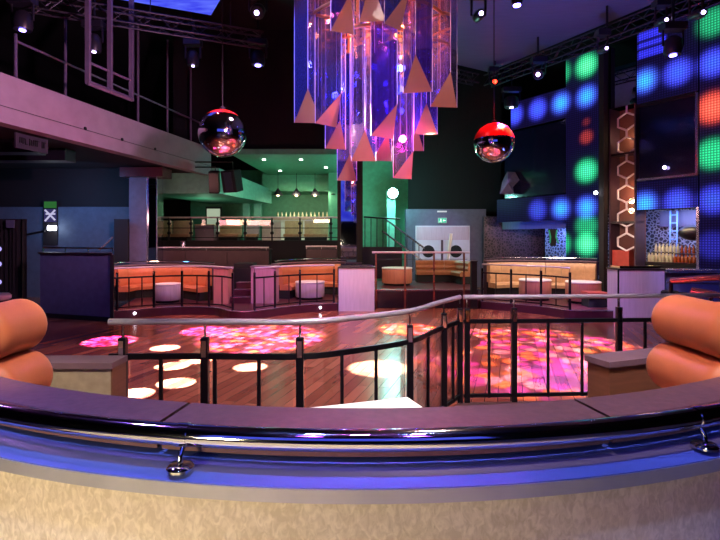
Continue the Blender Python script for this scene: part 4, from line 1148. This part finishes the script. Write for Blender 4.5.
MB().add([(x, y, 8.05) for x, y in q], [(0, 1, 2, 3)]).build('screen_face', blue_screen(), cs_)
bsn = struct('wall_front_screen', MB().box((-.5, -5.9, 5.2), (9, .1, 3.4)), blue_screen())
for k in range(4):
    MB().tube([(q[k][0], q[k][1], 8.15), (q[k][0], q[k][1], 10)], .015, 6).build('hanging_wire', M['black'], cs_)

def moving_head(label, px, py, d, lens, ztop, r=.15, lr=.07, aim=(0, 0, -1)):
    p = P(px, py, d)
    t = thing('moving_head', label, 'stage light', (p.x, p.y, p.z))
    A = Vector(aim).normalized()
    c = p - A * .22
    MB().tube([p - A * .02, p - A * .12, p - A * .34, p - A * .42], r, 20, True, [r * .85, r, r * .9, r * .5]).build('head', M['fixture'], t, True)
    ln = MB().tube([p - A * .03, p], lr, 18, True, [lr, lr * .9]).build('lens', M[lens], t, True)
    for sx_ in (-1, 1):
        MB().tube([c + Vector((sx_ * (r + .03), 0, 0)), c + Vector((sx_ * (r + .03), 0, .34))], .025, 6).build('yoke_arm', M['fixture'], t, True)
    MB().box(c + Vector((0, 0, .42)), (2 * r + .12, .26, .16)).build('base', M['fixture'], t, bevel=.015)
    z0 = c.z + .5; ztop = 8.0 if in_ce(p) else 10.0
    if ztop > z0 + .01:
        MB().tube([(p.x, p.y, z0 - .01), (p.x, p.y, ztop)], .03, 8).build('hanging_pole', M['blackmetal'], t)
    return t
moving_head('moving head with bright violet beam at the top left above the balcony', 22.5, 31, 10.2, 'bluelamp', 7.3, .2, .065)
moving_head('moving head with a lilac lens in front of the hanging frame', 94, 52.5, 11.2, 'violetlens', 7.3, .17, .045)
moving_head('moving head with a lilac lens near the truss, above the left mirror ball', 193, 66.5, 13.0, 'violetlens', 7.3, .17, .04)
moving_head('moving head with a bright blue-violet beam between left mirror ball and chandelier', 258, 66, 13.2, 'bluelamp', 7.3, .2, .085)
moving_head('moving head with a pink-white lens at the top, left of the chandelier', 256.5, 13, 11.5, 'violetlens', 7.9, .18, .06, (0, -.8, -.6))
moving_head('violet spotlight set on the dark ceiling right of the chandelier', 517, 6, 10.4, 'bluelamp', 8.0, .12, .085)
moving_head('moving head hanging at the far end of the right truss above the right ball', 511.5, 108, 16.8, 'violetlens', 7.6, .26, .07)
moving_head('small lamp glowing red at the far ceiling corner', 495, 81.5, 16.0, 'redlamp', 7.6, .1, .07, (0, -1, -.2))
moving_head('moving head with a pinkish lens on the right truss, above the blue dots', 538, 74.5, 14.1, 'violetlens', 7.6, .16, .06, (-.4, -.8, -.3))
moving_head('moving head with a bright white-violet beam in front of the right LED screen', 673, 56, 10.6, 'bluelamp', 7.6, .19, .075)
moving_head('small lamp with a lilac lens on the truss left of the lattice alcove', 607, 48, 12.2, 'violetlens', 7.7, .1, .04, (0, -1, -.2))
moving_head('small lamp with a lilac lens on the truss at the upper right', 667, 19.5, 10.9, 'violetlens', 7.6, .1, .04, (0, -1, -.2))
moving_head('small lamp with a violet lens at the upper right corner of the truss', 704, 12, 9.3, 'violetlens', 7.6, .1, .04, (0, -1, -.2))
moving_head('small copper-lit lamp with a violet lens beside the chandelier top', 481.5, 13, 8.8, 'violetlens', 7.6, .1, .04, (0, -1, -.2))

# ------------------------------------------------------------------ lights
def lamp(kind, name, loc, col, energy, **k):
    l = bpy.data.lights.new(name, kind); l.color = srgb(col)[:3]; l.energy = energy
    o = bpy.data.objects.new(name, l); COL.objects.link(o); o.location = loc
    if 'to' in k:
        dv = Vector(k['to']) - Vector(loc); o.rotation_euler = dv.to_track_quat('-Z', 'Y').to_euler()
    if kind == 'SPOT':
        l.spot_size = math.radians(k.get('ang', 30)); l.spot_blend = k.get('blend', .3); l.shadow_soft_size = k.get('rad', .05)
    elif kind == 'AREA':
        l.shape = 'RECTANGLE'; l.size = k.get('sx', 1); l.size_y = k.get('sy', 1)
        l.spread = math.radians(k.get('spread', 180))
    else:
        l.shadow_soft_size = k.get('rad', .1)
    if 'gobo' in k:
        sc, c2, thr = k['gobo']
        l.use_nodes = True; nt = l.node_tree; e = nt.nodes['Emission']
        tc = nt.nodes.new('ShaderNodeTexCoord')
        sep = nt.nodes.new('ShaderNodeSeparateXYZ'); nt.links.new(tc.outputs['Normal'], sep.inputs[0])
        dx = nt.nodes.new('ShaderNodeMath'); dx.operation = 'DIVIDE'; dy = nt.nodes.new('ShaderNodeMath'); dy.operation = 'DIVIDE'
        nt.links.new(sep.outputs[0], dx.inputs[0]); nt.links.new(sep.outputs[2], dx.inputs[1]); nt.links.new(sep.outputs[1], dy.inputs[0]); nt.links.new(sep.outputs[2], dy.inputs[1])
        cb_ = nt.nodes.new('ShaderNodeCombineXYZ'); nt.links.new(dx.outputs[0], cb_.inputs[0]); nt.links.new(dy.outputs[0], cb_.inputs[1])
        vo = nt.nodes.new('ShaderNodeTexVoronoi'); vo.inputs['Scale'].default_value = sc
        nt.links.new(cb_.outputs[0], vo.inputs['Vector'])
        rp = nt.nodes.new('ShaderNodeValToRGB'); rp.color_ramp.interpolation = 'EASE'
        rp.color_ramp.elements[0].position = thr; rp.color_ramp.elements[0].color = (1, 1, 1, 1)
        rp.color_ramp.elements[1].position = thr + .32; rp.color_ramp.elements[1].color = (.12, .12, .12, 1)
        nt.links.new(vo.outputs['Distance'], rp.inputs[0])
        mx = nt.nodes.new('ShaderNodeValToRGB'); mx.color_ramp.interpolation = 'CONSTANT'
        ce = mx.color_ramp.elements; ce[0].color = srgb(c2[0]); ce[1].position = .4; ce[1].color = srgb(c2[1]); e3 = ce.new(.72); e3.color = srgb(c2[2])
        sp2 = nt.nodes.new('ShaderNodeSeparateColor'); nt.links.new(vo.outputs['Color'], sp2.inputs[0]); nt.links.new(sp2.outputs[0], mx.inputs[0])
        m3 = nt.nodes.new('ShaderNodeMix'); m3.data_type = 'RGBA'; m3.blend_type = 'MULTIPLY'; m3.inputs['Factor'].default_value = 1
        nt.links.new(rp.outputs[0], m3.inputs['A']); nt.links.new(mx.outputs['Color'], m3.inputs['B'])
        nt.links.new(m3.outputs['Result'], e.inputs['Color']); e.inputs['Strength'].default_value = 1
    return o
# foreground: warm room light on the half wall
lamp('SPOT', 'warm_wall_wash', (-1.7, -1.3, 1.7), 'ffe8c0', 250, to=(-1.05, 1.17, 1.0), ang=70, blend=1, rad=.25)
lamp('SPOT', 'standing_floor_wash', (-1.6, -1.2, 4.6), 'ffecc8', 2300, to=(-1.0, -.2, .4), ang=50, blend=.8, rad=.1)
lamp('SPOT', 'pad_violet', (-3.5, 2.6, 6.5), '9a70ff', 900, to=(-1.0, 1.6, 1.5), ang=26, blend=.9, rad=.15)
lamp('SPOT', 'pad_mauve', (1.0, 3.4, 6.0), 'ffc8c0', 470, to=(.5, 1.45, 1.5), ang=32, blend=.9, rad=.15)
lamp('SPOT', 'ledge_blue', (-.8, .3, 6.8), '6c94ff', 1200, to=(-.8, 1.2, 1.5), ang=26, blend=.8, rad=.1)
lamp('SPOT', 'ledge_blue', (1.0, .3, 6.8), '7c90ff', 1200, to=(.9, 1.22, 1.5), ang=26, blend=.8, rad=.1)
lamp('SPOT', 'ledge_magenta', (0, .2, 6.8), 'd058d0', 1000, to=(.05, 1.2, 1.5), ang=10, blend=.9, rad=.1)
lamp('SPOT', 'ledge_purple', (-.9, -1.5, 5.6), 'a848e0', 130, to=(-.9, 1.2, 1.5), ang=26, blend=.8, rad=.2)
lamp('SPOT', 'ledge_purple', (1.0, -1.5, 5.6), 'a050e0', 110, to=(.9, 1.2, 1.5), ang=26, blend=.8, rad=.2)
lamp('SPOT', 'sofa_left_warm', (.2, .8, 5.2), 'ffd8c4', 820, to=(-1.75, 2.3, 1.5), ang=24, blend=.6, rad=.1)
lamp('SPOT', 'sofa_right_warm', (-.2, .8, 5.2), 'ffc8a8', 680, to=(1.75, 2.4, 1.5), ang=24, blend=.6, rad=.1)
lamp('SPOT', 'sofa_left_violet', (-5.5, 4.5, 5.0), 'c080ff', 500, to=(-1.75, 2.3, 1.6), ang=18, blend=.6, rad=.1)
lamp('SPOT', 'table_spot', (.1, 2.4, 7.5), 'fff4e8', 2600, to=(0, 2.7, 1.1), ang=11, blend=.3, rad=.04)
lamp('SPOT', 'panel_left', (-.8, 1.2, 4.5), 'fff0d8', 420, to=(-1.9, 3.3, 1.0), ang=15, blend=.3, rad=.05)
lamp('SPOT', 'rail_light', (1.0, 1.0, 7.0), 'ffe8f4', 2200, to=(.8, 4.4, 1.5), ang=50, blend=.9, rad=.2)
# dance floor
lamp('SPOT', 'floor_wash', (-.5, 9.5, 7.9), 'f0b8e0', 4000, to=(-.2, 9.2, 0), ang=96, blend=.9, rad=.4)
for (px, py) in ((165, 348), (172, 366), (196, 360), (176, 383), (133, 394), (250, 367)):
    d = EYE * F / (py - HY); x = PX(px, d)[0]
    lamp('SPOT', 'white_floor_spot', (x - 2.6, d - .4, 7.6), 'f4f4ff', 130000, to=(x, d, 0), ang=3.8, blend=.15, rad=.01)
d = EYE * F / (368 - HY); lamp('SPOT', 'white_square', (.5, 9.5, 7.6), 'e8f4ff', 80000, to=(PX(378, d)[0], d, 0), ang=7.5, blend=.3, rad=.03)
def fl(px, py):
    d = EYE * F / (py - HY); return (PX(px, d)[0], d, 0)
G1 = ('e868ff', 'f4c0ff', 'f488ff'); G2 = ('c8b0ff', 'f080ff', 'ffc090'); G3 = ('d458ff', 'ffb468', 'ecd4ff'); G4 = ('ff6040', 'ffb070', 'ff80b0')
lamp('SPOT', 'gobo_pink', (-5.2, 8.0, 7.6), 'ffb0f0', 130000, to=fl(110, 341), ang=8, blend=.2, rad=.01, gobo=(60, G1, .34))
lamp('SPOT', 'gobo_pink', (-4.2, 8.4, 7.6), 'ffb0f0', 130000, to=fl(205, 331), ang=8, blend=.2, rad=.01, gobo=(60, G1, .34))
lamp('SPOT', 'gobo_pale', (-1.5, 7.2, 7.6), 'f0d0ff', 110000, to=fl(262, 338), ang=20, blend=.4, rad=.01, gobo=(40, G2, .34))
lamp('SPOT', 'gobo_orange', (2.0, 13, 7.3), 'fff0f0', 160000, to=fl(408, 329), ang=11, blend=.4, rad=.01, gobo=(44, G4, .34))
lamp('SPOT', 'gobo_magenta', (4.5, 12.5, 7.3), 'ffe4ff', 46000, to=fl(535, 350), ang=33, blend=.4, rad=.01, gobo=(30, G3, .38))
lamp('SPOT', 'gobo_violet', (6.0, 10.5, 7.3), '7058ff', 45000, to=fl(583, 375), ang=13, blend=.6, rad=.05)
# far booths
for (px, d, z, col, e) in ((135, 14.6, 2.9, 'ff909c', 34), (160, 15.0, 2.9, 'ffc0a0', 36), (190, 14.6, 2.9, 'ffb0a8', 34), (305, 15.4, 3.0, 'ffcca8', 55), (238, 13.2, 3.4, 'ffbc98', 40), (440, 15.8, 3.6, 'ffd0b0', 12), (400, 15.5, 3.6, 'ffb090', 22), (505, 15.4, 3.2, 'ffe4d0', 60), (550, 15.0, 3.2, 'ffe4d0', 60), (590, 14.2, 3.2, 'ffc0b8', 50)):
    x, y = PX(px, d)
    lamp('AREA', 'booth_light', (x, y - 1.2, z), col, e, to=(x, y + .6, .9), sx=1.2, sy=.4)
lamp('SPOT', 'lilac_box_light', (-.5, 9.5, 6.5), 'ecdcff', 1500, to=P(356, 285, 13.8), ang=13, blend=.6)
lamp('SPOT', 'lilac_box_light', (4.5, 8.0, 6.5), 'e8ccff', 1500, to=P(641, 290, 12.2), ang=16, blend=.6)
lamp('SPOT', 'platform_lilac', (5.0, 9.5, 7.6), 'd8b8ff', 7000, to=(5.9, 13.0, .22), ang=7, blend=.6)
lamp('AREA', 'blue_band_light', tuple(W(s_of(525), 2.3, -.3)), '4060ff', 14, to=tuple(W(s_of(525), 2.65, -.9)), sx=2.5, sy=.15)
lamp('SPOT', 'drum_light', (-3.5, 11, 6.5), 'c8b8ff', 800, to=P(168, 292, 14.1), ang=7, blend=.5)
lamp('SPOT', 'kerb_purple', (0, 8, 7.5), 'b070ff', 1600, to=(-2.5, 12.8, .2), ang=40, blend=.8)
lamp('SPOT', 'kerb_purple', (3, 8, 7.5), 'a878ff', 2600, to=(5.2, 12.8, .2), ang=30, blend=.8)
lamp('SPOT', 'box_blue', (-4, 7, 7), '8088ff', 650, to=(-7.3, 12.5, .8), ang=28, blend=.7)
# balcony and left
lamp('SPOT', 'balcony_pink', (-1.5, 7.5, 4.4), 'ecaadc', 2000, to=(-7.0, 11.5, 5.0), ang=75, blend=.7, rad=.1)
lamp('AREA', 'under_balcony_blue', (-9.5, 14.8, 3.9), '5090d8', 105, to=(-9.8, 17, 1.6), sx=2, sy=1)
lamp('SPOT', 'column_blue', (-4, 10, 6), '8080d0', 350, to=(-7.6, 16.5, 2), ang=18, blend=.8)
# bar back
lamp('POINT', 'bar_green', (-3.6, 20.5, 4.2), '90ffd0', 17, rad=.3)
lamp('POINT', 'lounge_green', (-6.8, 21, 3.2), 'b0ffd0', 14, rad=.2)
lamp('AREA', 'bar_white', (-2.6, 22.6, 4.2), 'fff0c8', 60, to=(-2.6, 23.8, 2.6), sx=2.2, sy=.4)
lamp('AREA', 'mezz_warm', (-5, 19.5, 4.4), 'fff4d0', 42, to=(-5, 20.4, 2.3), sx=7, sy=.4)
lamp('POINT', 'star', tuple(P(393, 193, 19.2)), '90fff0', 260, rad=.12)
lamp('POINT', 'stair_green', tuple(P(376, 190, 21.0)), '80ffc8', 30, rad=.3)
lamp('SPOT', 'door_wash', (2.5, 15, 6.5), 'c0b8ff', 900, to=P(442, 240, 20.5), ang=24, blend=.8)
lamp('AREA', 'right_bar_light', tuple(W((sR0 + sR1) / 2, 2.85, -.2)), 'ffe0b0', 22, to=tuple(W((sR0 + sR1) / 2, 1.5, -.7)), sx=1.2, sy=.3)
lamp('AREA', 'right_bar_blue', tuple(W((sR0 + sR1) / 2, 2.8, -.8)), '88a0ff', 34, to=tuple(W((sR0 + sR1) / 2, 1.9, -1.5)), sx=1.5, sy=.3)
lamp('AREA', 'left_comb_blue', tuple(W(s_of(545), 2.4, -.9)), '7898ff', 34, to=tuple(W(s_of(545), 1.8, -1.5)), sx=1.5, sy=.3)
lamp('SPOT', 'comb_dark', (4.5, 16, 6), 'c8a0d0', 500, to=P(515, 242, 20), ang=16, blend=.8)
lamp('SPOT', 'bar_counter_blue', (6.5, 8.5, 6.5), '5868ff', 1200, to=(8.6, 12.2, 1), ang=24, blend=.7)
lamp('POINT', 'alcove_light', tuple(W(sc_, 3.6, -.25)), 'ffb890', 10, rad=.1)
lamp('POINT', 'alcove_light', tuple(W(sc_, 5.2, -.25)), 'ffc8a0', 8, rad=.1)
# ceiling glow
lamp('SPOT', 'ceiling_blue', (4.5, 10.5, 3.5), '6870ff', 700, to=(5, 12, 8), ang=110, blend=.9, rad=.4)
# chandelier
for dx, dz, col, e in ((-.65, 5.25, 'ff8030', 150), (.75, 5.2, 'ff8838', 150), (.05, 5.3, 'ff9040', 150), (0, 4.7, '7078ff', 50), (-.5, 4.2, '6070ff', 30), (.1, 3.6, 'ff40a0', 40), (.6, 3.7, 'ff50a0', 24)):
    lamp('POINT', 'chandelier_lamp', (.23 + dx, 6.75, dz), col, e, rad=.05)
lamp('SPOT', 'chandelier_blue', (-4, 3.0, 7.5), '6878ff', 5200, to=(0, 6.6, 3.9), ang=17, blend=.5)
lamp('SPOT', 'chandelier_warm', (.5, -2.5, 5.5), 'ffc8a8', 3600, to=(.3, 6.6, 4.0), ang=18, blend=.6)
lamp('SPOT', 'chandelier_top', (2.6, 2.6, 7.4), 'ff8a40', 9000, to=(.2, 6.6, 5.35), ang=17, blend=.6)
lamp('SPOT', 'ball_red', (-3.5, 10.0, 7.2), 'ff3020', 400, to=P(222.5, 133.5, 10), ang=18, blend=.3)
lamp('SPOT', 'ball_red', (3.6, 10.3, 7.4), 'ff3020', 1800, to=P(494, 143, 11.5), ang=18, blend=.3)

w = bpy.data.worlds.new('world'); SC.world = w; w.use_nodes = True
w.node_tree.nodes['Background'].inputs['Color'].default_value = (.02, .02, .045, 1)
w.node_tree.nodes['Background'].inputs['Strength'].default_value = .3
SC.view_settings.view_transform = 'Standard'; SC.view_settings.look = 'None'; SC.view_settings.exposure = 0; SC.view_settings.gamma = 1
SC.view_settings.use_curve_mapping = False
